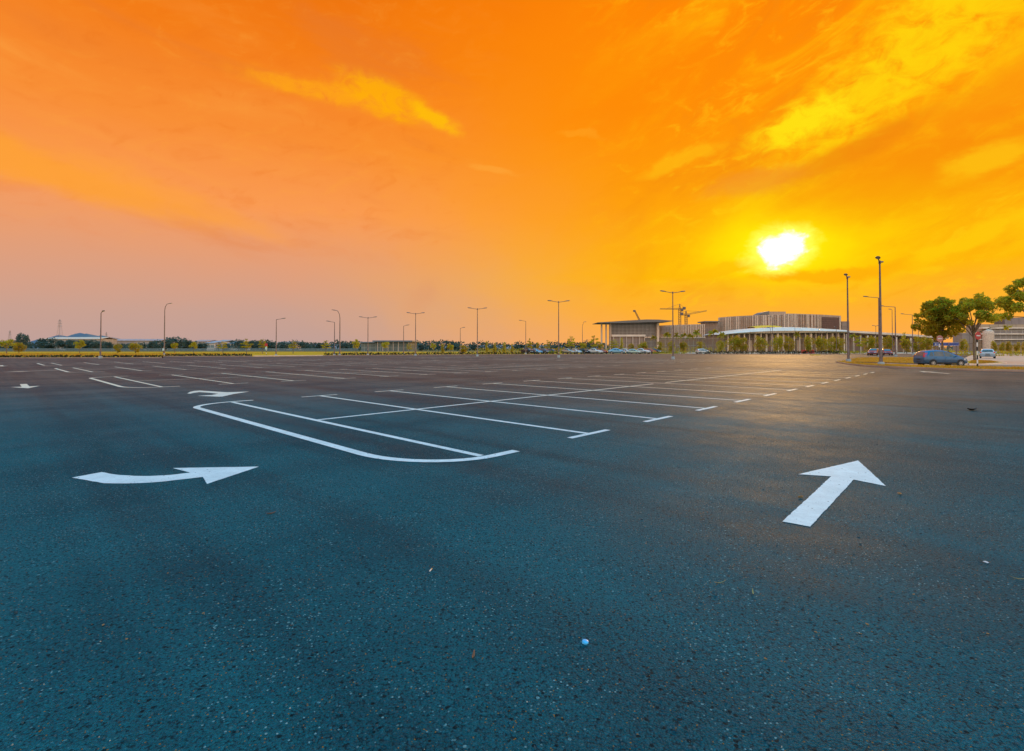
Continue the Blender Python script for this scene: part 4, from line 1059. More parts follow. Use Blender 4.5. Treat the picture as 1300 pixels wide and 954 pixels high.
for args in [
 (sed, 671, 449.6, -52, P_BLACK, 'black saloon at the left end of the long parked row', G1), (hat, 681.5, 449.5, -52, P_LBLUE, 'light blue hatchback second from the left of the parked row', G1),
 (sed, 691, 449.5, -52, P_DGREY, 'dark grey saloon behind the light blue hatchback', G1), (hat, 701, 449.5, -52, P_BLACK, 'dark hatchback just left of the lamp post by the car row', G1),
 (sed, 722, 449.6, -52, P_SILV, 'greenish silver saloon just right of the lamp post by the car row', G1), (hat, 731.5, 449.5, -52, P_WHITE, 'white hatchback beside the greenish silver saloon', G1),
 (sed, 740, 449.5, -52, P_BLACK, 'black saloon between the white and the teal car', G1), (mpv, 747, 449.4, -52, P_TEAL, 'teal people carrier in the parked row', G1),
 (sed, 756, 449.6, -52, P_WHITE, 'white saloon right of the teal people carrier', G1), (hat, 763.5, 449.3, -52, P_RED, 'red hatchback at the right end of the parked row', G1),
 (sed, 783.5, 449.6, -20, P_LBLUE, 'light blue saloon below the hall columns', G2), (hat, 795.5, 449.4, -52, P_WHITE, 'white hatchback beside the light blue saloon below the hall', G2),
 (mpv, 805.5, 449.6, -30, P_PGREEN, 'pale green people carrier below the glass hall', G2), (sed, 816, 449.5, -52, P_WHITE, 'white saloon right of the pale green people carrier', G2),
 (hat, 825.5, 449.4, -52, P_RED, 'red hatchback below the right corner of the glass hall', G2), (sed, 831.5, 449.3, -52, P_DGREY, 'dark saloon at the right end below the glass hall', G2)]:
    car(*args)

# ------------------------------------------------------------------ signs
M_STRW = plain('white_sign_paint', (0.75, 0.73, 0.70), 0.5); M_STRB = plain('black_sign_paint', (0.02, 0.02, 0.02), 0.5)
M_SRED = plain('red_sign_face', (0.50, 0.03, 0.03), 0.45, 0, 0.2); M_SBLUE = plain('blue_sign_face', (0.025, 0.06, 0.26), 0.45); M_SBACK = plain('sign_back', (0.42, 0.28, 0.24), 0.5)
def stripe_pole():
    m, nt = material('black_white_bands'); z = nt.sep(nt.coord())[2]
    k = nt.mix(nt.m('GREATER_THAN', nt.m('FRACT', z / 0.62 + 0.1), 0.5), (0.02, 0.02, 0.02), (0.72, 0.70, 0.66)); return finish(m, nt, k, 0.55)
M_BANDS = stripe_pole()
def no_entry(label, x, y, z0, top, rz, face, cat='road sign'):
    H = HZ(top, y) - z0; t = thing('road_sign', label, cat, (x, y, z0), rz)
    MB().tube([(0, 0, -.05), (0, 0, H - .05)], .045, 12).build('post', M_BANDS, t, 40)
    Rm = Matrix.Translation((0, -.07, H - .27)) @ Matrix.Rotation(R(90), 4, 'X')
    d = MB().lathe([(0, -.012), (.29, -.012), (.30, 0), (.29, .012), (0, .012)], 28, Rm).build('disc', face, t, 30)
    MB().bbox(-.19, .19, -.094, -.084, H - .31, H - .23, .003).build('white_bar', M_STRW, d)
    MB().bbox(-.05, .05, -.062, -.02, H - .35, H - .19, .005).build('bracket', M_POLE, t)
    return t
p = gp(1241, 468.0); no_entry('red no entry sign on a black and white banded post right of the blue car', p.x, p.y, 0.1, 421.8, R(14), M_SRED)
no_entry('overexposed pink round sign on a banded post behind the blue car roof', WX(1192.5, 46), 46, 0.09, 426.5, R(-2), plain('overexposed_red_face', (0.52, 0.20, 0.17), .5))  # overexposure painted into the sign face as pale pink
# blue direction boards
Yb = 78.0; xb0, xb1, xb2 = WX(1185, Yb), WX(1204.5, Yb), WX(1217, Yb)
t = thing('direction_sign', 'wide dark blue direction board in two panels behind the blue car', 'road sign', (xb0, Yb, 0.0))
z0, z1 = HZ(439.4, Yb), HZ(435.0, Yb)
for a_, c_ in ((xb0, xb1 - .05), (xb1 + .05, xb2)):
    pn = MB().bbox(a_ - xb0, c_ - xb0, -.03, .03, z0, z1, .01).build('panel', M_SBLUE, t)
    w = c_ - a_
    fr = MB()
    for (q0, q1, r0, r1) in ((.04, w - .04, z1 - .07, z1 - .045), (.04, w - .04, z0 + .045, z0 + .07)): fr.box(a_ - xb0 + q0, a_ - xb0 + q1, -.036, -.032, r0, r1)
    fr.build('border', M_STRW, pn)
ar = MB(); zm = (z0 + z1) / 2
ar.box(.30, .62, -.037, -.0325, zm - .03, zm + .03); ar.prism([(.16, -.0325, zm), (.34, -.0325, zm + .10), (.34, -.0325, zm - .10)], (0, -.0045, 0)); ar.build('arrow_symbol', M_STRW, t)
for q in (.35, xb1 - xb0, xb2 - xb0 - .3): MB().tube([(q, .06, -.1), (q, .06, z1)], .05, 10).build('post', M_POLE, t, 40)
# red and white sign at the far kerb
p = gp(338, 452.0); t = thing('road_sign', 'small red round sign over a white plate at the far white kerb', 'road sign', (p.x, p.y, 0.1))
MB().tube([(0, 0, -.1), (0, 0, HZ(437, p.y))], .04, 10).build('post', M_BANDS, t, 40)
zc = HZ(438.6, p.y); Rm = Matrix.Translation((0, -.06, zc)) @ Matrix.Rotation(R(90), 4, 'X')
MB().lathe([(0, -.012), (.30, -.012), (.31, 0), (.30, .012), (0, .012)], 24, Rm).build('disc', M_SRED, t, 30)
MB().bbox(-.2, .2, -.08, -.04, zc - .95, zc - .45, .005).build('plate', plain('pale_sign_face', (.45, .62, .62), .5), t)
p = gp(207.3, 451.2); t = thing('notice_sign', 'small pale blue plate on a short post by the curved lamp', 'sign', (p.x, p.y, -.03))
MB().tube([(0, 0, 0), (0, 0, 1.5)], .03, 8).build('post', M_POLE, t, 40); MB().bbox(-.2, .2, -.05, -.02, 1.0, 1.5, .005).build('plate', plain('pale_blue_face', (.5, .64, .72), .5), t)
# yellow kerb tips
for px, py, L, lab in ((515, 451.0, 2.0, 'yellow painted kerb tip at the pavilion lamp posts'), (590, 450.4, 2.0, 'yellow painted kerb tip left of the centre lamp post'), (646, 450.2, 2.6, 'yellow painted kerb tip before the narrow trees'), (846, 450.0, 3.6, 'yellow painted kerb tip at the foot of the tallest lamp'), (1035, 451.4, 2.0, 'yellow painted kerb tip before the canopy building')):
    p = gp(px, py); b = MB(); n = 14
    lo = [(L / 2 * math.copysign(abs(math.cos(a)) ** .6, math.cos(a)), .5 * math.copysign(abs(math.sin(a)) ** .8, math.sin(a))) for a in [2 * math.pi * i / 20 for i in range(20)]]
    vs = [Vector((x, y, -.02)) for x, y in lo] + [Vector((x, y, .15)) for x, y in lo] + [Vector((x * .94, y * .88, .18)) for x, y in lo]
    fs = [tuple(range(40, 60))]
    for k in (0, 20):
        for i in range(20): fs.append((k + i, k + (i + 1) % 20, k + 20 + (i + 1) % 20, k + 20 + i))
    b.add(vs, fs); o = b.build('kerb_island', M_YKERB, None, 40); o.location = (p.x, p.y, 0); tag(o, lab, 'kerb')
# red plastic barriers in front of the canopy building
M_RBAR = plain('red_barrier_plastic', (0.62, 0.04, 0.02), .45)
for px, lab in ((1021.5, 'red plastic barrier left of the small clipped tree'), (1030.5, 'red plastic barrier right of the small clipped tree')):
    p = at(px, 445, 142); b = MB(); w = 1.7 if px < 1025 else 1.3
    prof = [(-.3, 0), (-.3, .15), (-.12, .4), (-.09, 1.0), (.09, 1.0), (.12, .4), (.3, .15), (.3, 0)]
    b.prism([(-w / 2, y, z) for y, z in prof], (w, 0, 0)); o = b.build('barrier', M_RBAR); o.location = (p.x, 142, .02); tag(o, lab, 'barrier')

# ------------------------------------------------------------------ buildings
def wallmat(name, c, dx=1.2, dz=1.2, line=0.5, rough=.7, glass=False, lw=.06):
    m, nt = material(name); co = nt.coord(); x, y, z = nt.sep(co)
    n1 = nt.noise(co, .25, 5, .6); n2 = nt.noise(nt.vec(x * 2.0, y, z * .25), .8, 4, .6)
    k = nt.mix(nt.step(n1 * .5 + n2 * .5, .3, .7), tuple(q * .8 for q in c), c)
    fx = nt.m('FRACT', x / dx); fz = nt.m('FRACT', z / dz)
    ln = nt.m('MAXIMUM', nt.m('LESS_THAN', fx, lw), nt.m('LESS_THAN', fz, lw))
    k = nt.mix(ln, k, tuple(q * line for q in c) if not glass else tuple(min(.5, q * 2.2 + .03) for q in c))
    cell = nt.n('ShaderNodeTexWhiteNoise', noise_dimensions='2D'); nt.put(cell.inputs['Vector'], nt.vec(nt.m('FLOOR', x / dx), nt.m('FLOOR', z / dz)))
    k = nt.mix(S(nt, cell.outputs[0]) * .22, k, tuple(q * .45 for q in c))
    return finish(m, nt, k, rough, 0, .5)
M_HGLASS = wallmat('hall_curtain_wall', (0.26, 0.24, 0.24), 2.0, 1.6, 1, .25, True); M_ROOFG = plain('grey_roof_edge', (0.20, 0.17, 0.15), .6)
M_BROWN = wallmat('brown_panels', (0.62, 0.40, 0.27), 1.4, 2.6); M_BEIGE = plain('beige_fins', (0.72, 0.51, 0.37), .7); M_WHITEB = plain('white_cladding', (0.88, 0.70, 0.57), .5, 0, .12, .3)
M_DARKB = wallmat('dark_lobby_glass', (0.36, 0.25, 0.18), 2.4, 3.0, 1, .3, True); M_COLB = plain('pale_columns', (0.62, 0.48, 0.38), .6); M_GREYW = wallmat('grey_panels', (0.40, 0.28, 0.22), 3, 2.2)
M_REDW = wallmat('rust_brown_screen', (0.20, 0.09, 0.065), .8, 1.1, .45, .7, False, .22); M_GLINT = plain('painted_sun_glint', (1.0, 0.50, 0.0), .6, 0, .05, .4)
M_PAVG = wallmat('pavilion_glass', (0.16, 0.24, 0.28), 3.0, 1.8, 1, .25, True)

# glass hall with big flat roof
Y = 250.0; cx = WX(806, Y)
hall = thing('glass_hall', 'dark glass hall with a wide flat roof held by tall slim columns', 'building', (cx, Y, -.12))
def lx(px, o=cx, Yq=Y): return WX(px, Yq) - o
tp = [(755, 410.4), (775, 409.2), (790, 408.2), (815, 406.8), (830, 407.0), (847, 408.3)]; bt = [(755, 410.9), (775, 411.2), (790, 411.0), (815, 410.2), (830, 410.0), (847, 409.0)]
b = MB(); b.band([(lx(p), -9, HZ(q, Y)) for p, q in tp], [(lx(p), -9, HZ(q, Y)) for p, q in bt], (0, 16, 0)); b.build('roof', M_ROOFG, hall)
zr = HZ(410.9, Y)
b = MB(); b.box(lx(776), lx(836.5), 0, 6, 0, HZ(410.4, Y)); b.build('glass_wall', M_HGLASS, hall)
for p in (762, 767.6, 773.2): MB().tube([(lx(p), -4, 0), (lx(p), -4, zr + .12)], .42, 12).build('column', M_COLB, hall, 40)
b = MB(); b.box(lx(774), lx(815.5), -6, -.02, HZ(427.6, Y), HZ(425.2, Y)); b.build('terrace_canopy', M_WHITEB, hall)
b = MB(); b.box(lx(774.6), lx(815), -5.2, -.03, 0, HZ(427.7, Y)); b.build('lower_storey', M_GREYW, hall)
for p in (776, 784, 792, 800, 808, 814.5): MB().tube([(lx(p), -5.7, 0), (lx(p), -5.7, HZ(427.55, Y))], .22, 8).build('terrace_post', M_COLB, hall, 40)
b = MB(); b.box(lx(832.6), lx(835.2), -2.2, -.03, 0, HZ(410.6, Y)); b.build('white_pier', M_WHITEB, hall)
b = MB(); b.box(lx(816), lx(832.5), -1.2, -.03, HZ(429, Y), HZ(427.4, Y)); b.build('ledge', M_WHITEB, hall)

# low ribbed wing
cx2 = WX(866, Y)
wing = thing('ribbed_wing', 'long low wing with pale upright ribs between the glass hall and the big hall', 'building', (cx2, Y + 6, -.12))
l2 = lambda p: WX(p, Y + 6) - cx2
Y2 = Y + 6
b = MB(); b.band([(l2(836.8), 0, HZ(413.3, Y2)), (l2(866), 0, HZ(412.2, Y2)), (l2(895.5), 0, HZ(411.3, Y2))], [(l2(836.8), 0, 0), (l2(866), 0, 0), (l2(895.5), 0, 0)], (0, 28, 0)); b.build('wall', M_BROWN, wing)
b = MB(); rng = random.Random(4); p = 851.0
while p < 895:
    w = rng.uniform(.5, 1.3); b.box(l2(p), l2(p + w), -.6, -.02, HZ(428, Y2), HZ(413.0 - (p - 837) * .028, Y2) - .15); p += w + rng.uniform(.7, 1.7)
b.build('rib_screen', M_BEIGE, wing)
b = MB(); b.box(l2(837), l2(895), -2.4, -.65, HZ(429.6, Y2), HZ(428.2, Y2)); b.build('ledge', M_COLB, wing)
b = MB(); b.box(l2(837), l2(895), -1.6, -.03, 0, HZ(429.7, Y2)); b.build('ground_storey', M_DARKB, wing)
b = MB(); b.box(l2(839), l2(851), -.3, -.03, HZ(424, Y2), HZ(415, Y2)); b.build('plain_panel', M_GREYW, wing)

# big curved ribbed hall
cx3 = WX(990, Y)
big = thing('curved_hall', 'long brown hall with a curved front of pale upright ribs above the canopy', 'building', (cx3, Y, -.12))
def face_y(p): return 4 + 12 * ((p - 990) / 78.0) ** 2
def ct(p):   # roof line
    pts = [(912, 403.2), (925, 402.0), (950, 400.6), (980, 399.4), (998, 398.0), (1010, 398.2), (1040, 399.2), (1068, 400.8)]
    for a, c in zip(pts[:-1], pts[1:]):
        if a[0] <= p <= c[0]: return a[1] + (c[1] - a[1]) * (p - a[0]) / (c[0] - a[0])
    return pts[0][1] if p < 912 else pts[-1][1]
def P3(p, z, dy=0.0): Yq = Y + face_y(p) + dy; return Vector((WX(p, Yq) - cx3, face_y(p) + dy, z))
ps = [912 + 156 * i / 26 for i in range(27)]
b = MB(); rows = [[P3(p, 0) for p in ps], [P3(p, HZ(ct(p), Y + face_y(p))) for p in ps], [P3(p, HZ(ct(p), Y + face_y(p)), 30) for p in ps], [P3(p, 0, 30) for p in ps]]
b.grid(rows); n_ = len(ps)
b.add([rows[i][0] for i in range(4)], [(0, 1, 2, 3)]); b.add([rows[i][-1] for i in range(4)], [(3, 2, 1, 0)])
b.build('wall', M_BROWN, big)
b = MB(); rng = random.Random(9); p = 912.3
while p < 1042.5:
    w = rng.choice((.45, .6, .8, 1.6, 2.2)); zt = HZ(ct(p + w / 2), Y + face_y(p)) - .2
    vs = [P3(p, 4, -.7), P3(p + w, 4, -.7), P3(p + w, 4, -.03), P3(p, 4, -.03)]
    b.add(vs + [v + Vector((0, 0, zt - 4)) for v in vs], [(0, 1, 5, 4), (1, 2, 6, 5), (2, 3, 7, 6), (3, 0, 4, 7), (4, 5, 6, 7), (3, 2, 1, 0)])
    p += w + rng.choice((.5, .8, 1.2, 1.9))
b.build('rib_screen', M_BEIGE, big)
rows = [[P3(q, HZ(z, Y + 8), -.35) for q in (1044, 1050, 1055, 1060, 1065.5)] for z in (420, 402.2)]
MB().grid(rows).build('rust_screen', M_REDW, big)
b = MB(); a0 = P3(1066, 0, -.5); b.box(a0.x, a0.x + .9, a0.y, a0.y + 3, 0, HZ(400.6, Y + 8)); b.build('end_pier', M_BEIGE, big)
b = MB(); b.box(WX(1069, Y + 17) - cx3, WX(1078.5, Y + 17) - cx3, 17, 34, 0, HZ(408, Y + 17)); b.build('end_block', M_GREYW, big)
b = MB(); b.box(WX(977, Y + 14) - cx3, WX(998, Y + 14) - cx3, 14, 26, HZ(401.5, Y + 14), HZ(395.6, Y + 14)); b.build('roof_plant_room', M_BROWN, big)
b = MB(); b.prism([(WX(964, Y + 10) - cx3, 10, HZ(399.6, Y + 10)), (WX(971, Y + 10) - cx3, 10, HZ(396.0, Y + 10)), (WX(977, Y + 10) - cx3, 10, HZ(394.8, Y + 10)), (WX(977, Y + 10) - cx3, 10, HZ(399.0, Y + 10))], (0, 8, 0)); b.build('roof_lantern', M_ROOFG, big)
b = MB(); b.box(WX(893.8, Y + 12) - cx3, WX(912.6, Y + 12) - cx3, 11, 21, HZ(409, Y + 12), HZ(407.6, Y + 12)); b.build('side_roof', M_ROOFG, big)
b = MB(); b.box(WX(896, Y + 13) - cx3, WX(912.2, Y + 13) - cx3, 13, 20, 0, HZ(409.1, Y + 13)); b.build('side_block', M_GREYW, big)

# white canopy building in front
Yc = 215.0; cx4 = WX(1000, Yc)
can = thing('canopy_building', 'entrance building under a long white curved canopy with a golden sun glint', 'building', (cx4, Yc, -.12))
l4 = lambda p, Yq=Yc: WX(p, Yq) - cx4
tp = [(918, 424.6), (924, 422.6), (935, 420.4), (948, 418.4), (962, 416.9), (978, 415.6), (994, 415.0), (1010, 415.0), (1028, 415.6), (1046, 416.6), (1062, 417.6), (1078, 418.6)]
bt = [(918, 424.9), (924, 424.4), (935, 424.0), (948, 423.5), (962, 423.0), (978, 422.7), (994, 422.5), (1010, 422.4), (1028, 422.3), (1046, 422.2), (1062, 422.2), (1078, 422.2)]
b = MB(); n_ = len(tp); rows = []
rows.append([Vector((l4(p), 3.0, HZ(q, Yc) )) for p, q in bt])
for t_, yy in ((0.0, 0.0), (.35, -.7), (.7, .3), (1.0, 2.6)):
    rows.append([Vector((l4(p), yy, HZ(q0 + (q1 - q0) * t_, Yc))) for (p, q1), (_, q0) in zip(tp, bt)])
rows.append([Vector((l4(p), 16, HZ(q - .9, Yc))) for p, q in tp]); rows.append([Vector((l4(p), 24, HZ(q - .2, Yc))) for p, q in tp]); rows.append([Vector((l4(p), 24, HZ(q, Yc))) for p, q in bt]); rows.append(rows[0])
b.grid(rows); b.build('canopy', M_WHITEB, can, 40)
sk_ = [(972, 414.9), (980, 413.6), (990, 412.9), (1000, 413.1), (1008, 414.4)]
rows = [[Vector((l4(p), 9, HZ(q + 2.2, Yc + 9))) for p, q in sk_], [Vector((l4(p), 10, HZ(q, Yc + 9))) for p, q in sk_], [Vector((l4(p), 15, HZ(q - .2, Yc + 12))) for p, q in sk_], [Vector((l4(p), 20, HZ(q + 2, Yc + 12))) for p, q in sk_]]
MB().grid(rows).build('glint_panel', M_GLINT, can, 50)  # sun glint on the canopy, painted as a yellow panel
tp = [(1078.4, 418.6), (1110, 420.3), (1150, 422.8), (1190, 425.4), (1215, 427.0)]
b = MB(); b.band([(l4(p), 4, HZ(q, Yc)) for p, q in tp], [(l4(p), 4, HZ(q + 2.7, Yc)) for p, q in tp], (0, 16, 0)); b.build('canopy_wing', M_WHITEB, can)
b = MB(); b.band([(l4(p), 5.5, HZ(q + 2.75, Yc)) for p, q in tp], [(l4(p), 5.5, HZ(q + 4.2, Yc)) for p, q in tp], (0, 12, 0)); b.build('wing_soffit', M_GREYW, can)
b = MB(); b.box(l4(921), l4(1078), 9, 22, 0, HZ(422.9, Yc)); b.build('lobby_wall', M_DARKB, can)
b = MB(); b.band([(l4(p), 9, HZ(q + 4.3, Yc)) for p, q in tp], [(l4(p), 9, 0) for p, q in tp], (0, 6, 0)); b.build('side_wall', M_GREYW, can)
rng = random.Random(2)
for i in range(22):
    p = 926 + i * 7.1 + rng.uniform(-.6, .6); w = rng.choice((.35, .45, .75)); 
    MB().bbox(l4(p) - w / 2, l4(p) + w / 2, 1.6, 1.6 + w, 0, HZ(422.55, Yc) - .02, .03).build('column', M_COLB if i % 3 else M_WHITEB, can)
for i in range(14):
    p = 1083 + i * 9.3
    MB().bbox(l4(p) - .25, l4(p) + .25, 4.2, 4.7, 0, HZ(424.0 + i * .5, Yc), .03).build('column', M_WHITEB if i % 2 else M_COLB, can)
for i in range(9):
    p = 930 + i * 16; MB().box(l4(p), l4(p + 5.5), 8.86, 8.97, .2, 5.2).build('door', M_WHITEB if i % 4 == 2 else M_HGLASS, can)

# office block on the right
Yo = 180.0; cx5 = WX(1290, Yo)
off_ = thing('office_block', 'banded office block with a white rounded stair tower behind the shade trees', 'building', (cx5, Yo, -.12))
l5 = lambda p: WX(p, Yo) - cx5
b = MB(); b.box(l5(1246), l5(1420), 0, 6, 0, HZ(411.5, Yo)); b.build('wall', wallmat('office_wall', (0.50, 0.34, 0.22), 3.2, 3.4), off_)
b = MB(); b.box(l5(1281), l5(1420), 1.5, 5.5, HZ(411.6, Yo), HZ(402.6, Yo)); b.build('upper_storey', wallmat('office_top', (0.36, 0.27, 0.24), 2.6, 5), off_)
for q0, q1 in ((417.2, 415.6), (424.6, 423.2), (431.5, 430.2)):
    b = MB(); b.box(l5(1243), l5(1420), -1.4, -.02, HZ(q0, Yo), HZ(q1, Yo)); b.build('floor_band', M_WHITEB, off_)
for q0, q1 in ((423.0, 418.2), (430.1, 425.6), (438, 432.4)):
    b = MB(); b.box(l5(1257), l5(1418), -.35, -.02, HZ(q0, Yo), HZ(q1, Yo)); b.build('window_strip', M_HGLASS, off_)
b = MB(); b.lathe([(1.6, 0), (1.6, HZ(424, Yo)), (1.45, HZ(420.5, Yo)), (0.9, HZ(418.6, Yo)), (0, HZ(418.0, Yo))], 24, Matrix.Translation((l5(1249), -1.7, 0))); b.build('stair_tower', M_BEIGE, off_, 40)
b = MB(); b.box(l5(1228), l5(1245.8), 2, 5.9, 0, HZ(422, Yo)); b.build('side_wing', wallmat('office_side', (0.42, 0.32, 0.27), 3, 3.2), off_)
b = MB(); b.box(l5(1286), l5(1293), 2, 4, HZ(402.7, Yo), HZ(399.5, Yo)); b.build('roof_vent', M_ROOFG, off_)

# glass pavilion left of centre
Yp = 262.0; cx6 = WX(490, Yp)
pav = thing('glass_pavilion', 'low blue glass pavilion with a flat dark roof at the far left centre', 'building', (cx6, Yp, -.12))
l6 = lambda p: WX(p, Yp) - cx6
MB().box(l6(479), l6(521), 0, 18, 0, HZ(433.8, Yp)).build('glass_wall', M_PAVG, pav)
MB().box(l6(457), l6(478.9), 2, 18, 0, HZ(434.9, Yp)).build('side_wall', M_PAVG, pav)
MB().bbox(l6(476), l6(525.5), -5, 20, HZ(433.9, Yp), HZ(432.3, Yp), .1).build('roof', plain('slate_roof', (.16, .19, .22), .6), pav)
MB().bbox(l6(454), l6(478.5), -1, 19, HZ(435.0, Yp), HZ(433.9, Yp), .08).build('side_roof', plain('slate_roof_low', (.2, .23, .26), .6), pav)
for i in range(7): MB().tube([(l6(482 + i * 6.5), -4, 0), (l6(482 + i * 6.5), -4, HZ(433.95, Yp))], .16, 8).build('column', M_COLB, pav, 40)

# distant sheds, houses and the far fence
def shed(label, px0, px1, top, Y, wall, roof, ridge=1.2, name='warehouse'):
    c = WX((px0 + px1) / 2, Y); w = (WX(px1, Y) - WX(px0, Y)) / 2; h = HZ(top, Y) + .12 - ridge
    t = thing(name, label, 'building', (c, Y, -.12))
    MB().box(-w, w, 0, 22, 0, h).build('wall', wall, t)
    b = MB(); b.band([(-w - .8, -1, h + .02), (-w - .8, 11, h + ridge), (-w - .8, 23, h + .02)], [(-w - .8, -1, h - .35), (-w - .8, 11, h + ridge - .35), (-w - .8, 23, h - .35)], (2 * w + 1.6, 0, 0)); b.build('roof', roof, t)
    for i in range(max(2, int(w / 6))):
        x = -w + 2 * w * (i + .5) / max(2, int(w / 6)); MB().box(x - 1.1, x + 1.1, -.10, -.01, h * .35, h * .75).build('window', M_PAVG, t)
    return t
W_TAN = plain('tan_shed_wall', (.42, .36, .33), .7, 0, .2, .3); W_PINK = plain('pinkish_roof', (.46, .34, .33), .7, 0, .2, .3); W_CREAM = plain('cream_roof', (.80, .58, .44), .8, 0, .15, .3, .1)
W_WH = plain('white_house_wall', (.70, .68, .70), .7, 0, .15, .5); W_GRY = plain('grey_house_roof', (.34, .36, .40), .7)
shed('long pale warehouse roof below the hill at left', 58, 127, 428.0, 520, W_TAN, W_CREAM, 2)
shed('pinkish flat warehouse between the two leftmost lamps', 139, 203, 430.4, 560, W_TAN, W_PINK, 2)
shed('pinkish low shed right of the big hazy tree', 246, 263, 431.5, 460, W_TAN, W_PINK, 1.5)
shed('white house with a grey roof left of the flat topped tree', 262.5, 272, 432.4, 330, W_WH, W_GRY, 1.6, 'house')
shed('taller white house beside the flat topped tree', 272.5, 281.5, 431.4, 335, W_WH, W_GRY, 1.6, 'house')
shed('white house right of the flat topped tree', 288, 298, 433.2, 340, W_WH, W_GRY, 1.6, 'house')
shed('pale distant shed behind the flat topped trees', 352, 376, 433.5, 480, W_TAN, W_PINK, 1.5)
M_FENCE = plain('pale_fence_paint', (.15, .21, .23), .7)
def fence(label, px0, px1, Y, h):
    x0, x1 = WX(px0, Y), WX(px1, Y); t = thing('roadside_fence', label, 'fence', (x0, Y, -.12)); L = x1 - x0
    b = MB(); b.box(0, L, -.03, .03, h * .30, h * .52); b.box(0, L, -.03, .03, h * .62, h * .95); b.build('rail', M_FENCE, t)
    n = int(L / 6)
    for i in range(n + 1): MB().box(i * 6 - .07, i * 6 + .07, .032, .16, 0, h).build('post', M_FENCE, t)
fence('pale blue roadside fence behind the yellow grass at left', -30, 205, 244, 1.6)
fence('pale blue roadside fence right of the curved lamp post', 212, 455, 244, 1.6)

# transmission towers
M_STEEL = plain('hazy_steel', (.52, .40, .36), .8, 0); M_CRANE = plain('crane_steel', (.42, .22, .08), .7, 0)  # pylon steel lightened towards the sky, haze painted in
def lattice(b, p0, p1, w0, w1, n, r):
    p0, p1 = Vector(p0), Vector(p1); d = (p1 - p0).normalized()
    e1 = (d.cross(Vector((0, 1, 0))) if abs(d.y) < .9 else d.cross(Vector((1, 0, 0)))).normalized(); e2 = d.cross(e1)
    C = []
    for i in range(n + 1):
        t = i / n; c = p0.lerp(p1, t); w = (w0 + (w1 - w0) * t) / 2
        C.append([c + e1 * w * s1 + e2 * w * s2 for s1, s2 in ((-1, -1), (1, -1), (1, 1), (-1, 1))])
    for k in range(4):
        b.tube([c[k] for c in C], r, 4)
        for i in range(n): b.tube([C[i][k], C[i + 1][(k + 1) % 4]], r * .7, 4, False)
def pylon(label, px, top, base, Y):
    t = thing('pylon', label, 'pylon', (WX(px, Y), Y, HZ(base, Y))); H = HZ(top, Y) - HZ(base, Y)
    b = MB(); lattice(b, (0, 0, 0), (0, 0, H), H * .2, H * .04, 9, .16); b.build('tower', M_STEEL, t)
    for q in (.62, .76, .9):
        b = MB(); w = H * .14 * (1.3 - q * .4); b.tube([(-w, 0, H * q), (0, 0, H * (q + .025)), (w, 0, H * q)], .22, 4); b.tube([(-w, 0, H * q), (w, 0, H * q)], .16, 4); b.build('crossarm', M_STEEL, t)
pylon('tall hazy transmission tower above the hill at left', 75.5, 405.8, 428, 760)
pylon('small hazy transmission tower at the far left edge', 12.3, 420, 432, 800)
pylon('faint small transmission tower right of the hill', 134.8, 422, 432, 900)

# tower cranes
def crane(label, px, top, Y, jib, cjib, jz, rise=0.0):
    t = thing('tower_crane', label, 'crane', (WX(px, Y), Y, -.12)); H = HZ(jz, Y); Ht = HZ(top, Y)
    b = MB(); lattice(b, (0, 0, 0), (0, 0, H), 1.7, 1.7, 18, .16); b.build('mast', M_CRANE, t)
    b = MB(); lattice(b, (0, 0, H), (0, 0, Ht), 1.2, .3, 3, .14); b.build('tower_top', M_CRANE, t)
    xj = WX(jib, Y) - WX(px, Y); xc = WX(cjib, Y) - WX(px, Y)
    b = MB(); lattice(b, (0, 0, H), (xj, 0, H + rise), 1.2, .6, 16, .11); b.build('jib', M_CRANE, t)
    b = MB(); lattice(b, (0, 0, H), (xc, 0, H), 1.2, 1.0, 5, .13); b.build('counter_jib', M_CRANE, t)
    s = 1 if xc > 0 else -1
    MB().bbox(min(xc, xc - s * 2.2), max(xc, xc - s * 2.2), -.8, .8, H - .6, H + 1.6, .1).build('counterweight', M_HEAD, t)
    MB().bbox(.95, 2.5, -1.9, -.3, H - 2.2, H - .1, .1).build('cab', M_HEAD, t)
    b = MB(); b.tube([(0, 0, Ht), (xj * .65, 0, H + rise * .65 + .4)], .09, 4); b.tube([(0, 0, Ht), (xc * .9, 0, H + .8)], .09, 4); b.build('tie_bar', M_CRANE, t)
crane('tower crane with its long jib to the left behind the ribbed wing', 863.2, 386, 420, 838, 870.5, 392.2)
crane('tower crane with its jib rising to the right behind the ribbed wing', 871.2, 394.5, 400, 897.5, 863.8, 399.4, HZ(394.6, 400) - HZ(399.4, 400))
t = thing('mobile_crane', 'thin slanting crane boom above the roof of the glass hall', 'crane', (WX(815, 380), 380, HZ(440, 380)))
b = MB(); x_ = WX(806, 380) - WX(815, 380); zt = HZ(394.8, 380) - HZ(440, 380); zb = HZ(406, 380) - HZ(440, 380)
lattice(b, (0, 0, zb - (zt - zb) * .6), (x_, 0, zt), 1.0, .7, 12, .14); b.build('boom', M_CRANE, t)
MB().bbox(-2, 2.5, -1.5, 1.5, 0, 3, .2).build('cabin', M_HEAD, t); b = MB(); lattice(b, (0, 0, 2.9), (0, 0, zb - (zt - zb) * .6), 1.2, 1.0, 8, .15); b.build('mast', M_CRANE, t)
MB().bbox(x_ - 1.2, x_ + .6, -.6, .6, zt - .8, zt + .5, .1).build('boom_tip', M_HEAD, t)

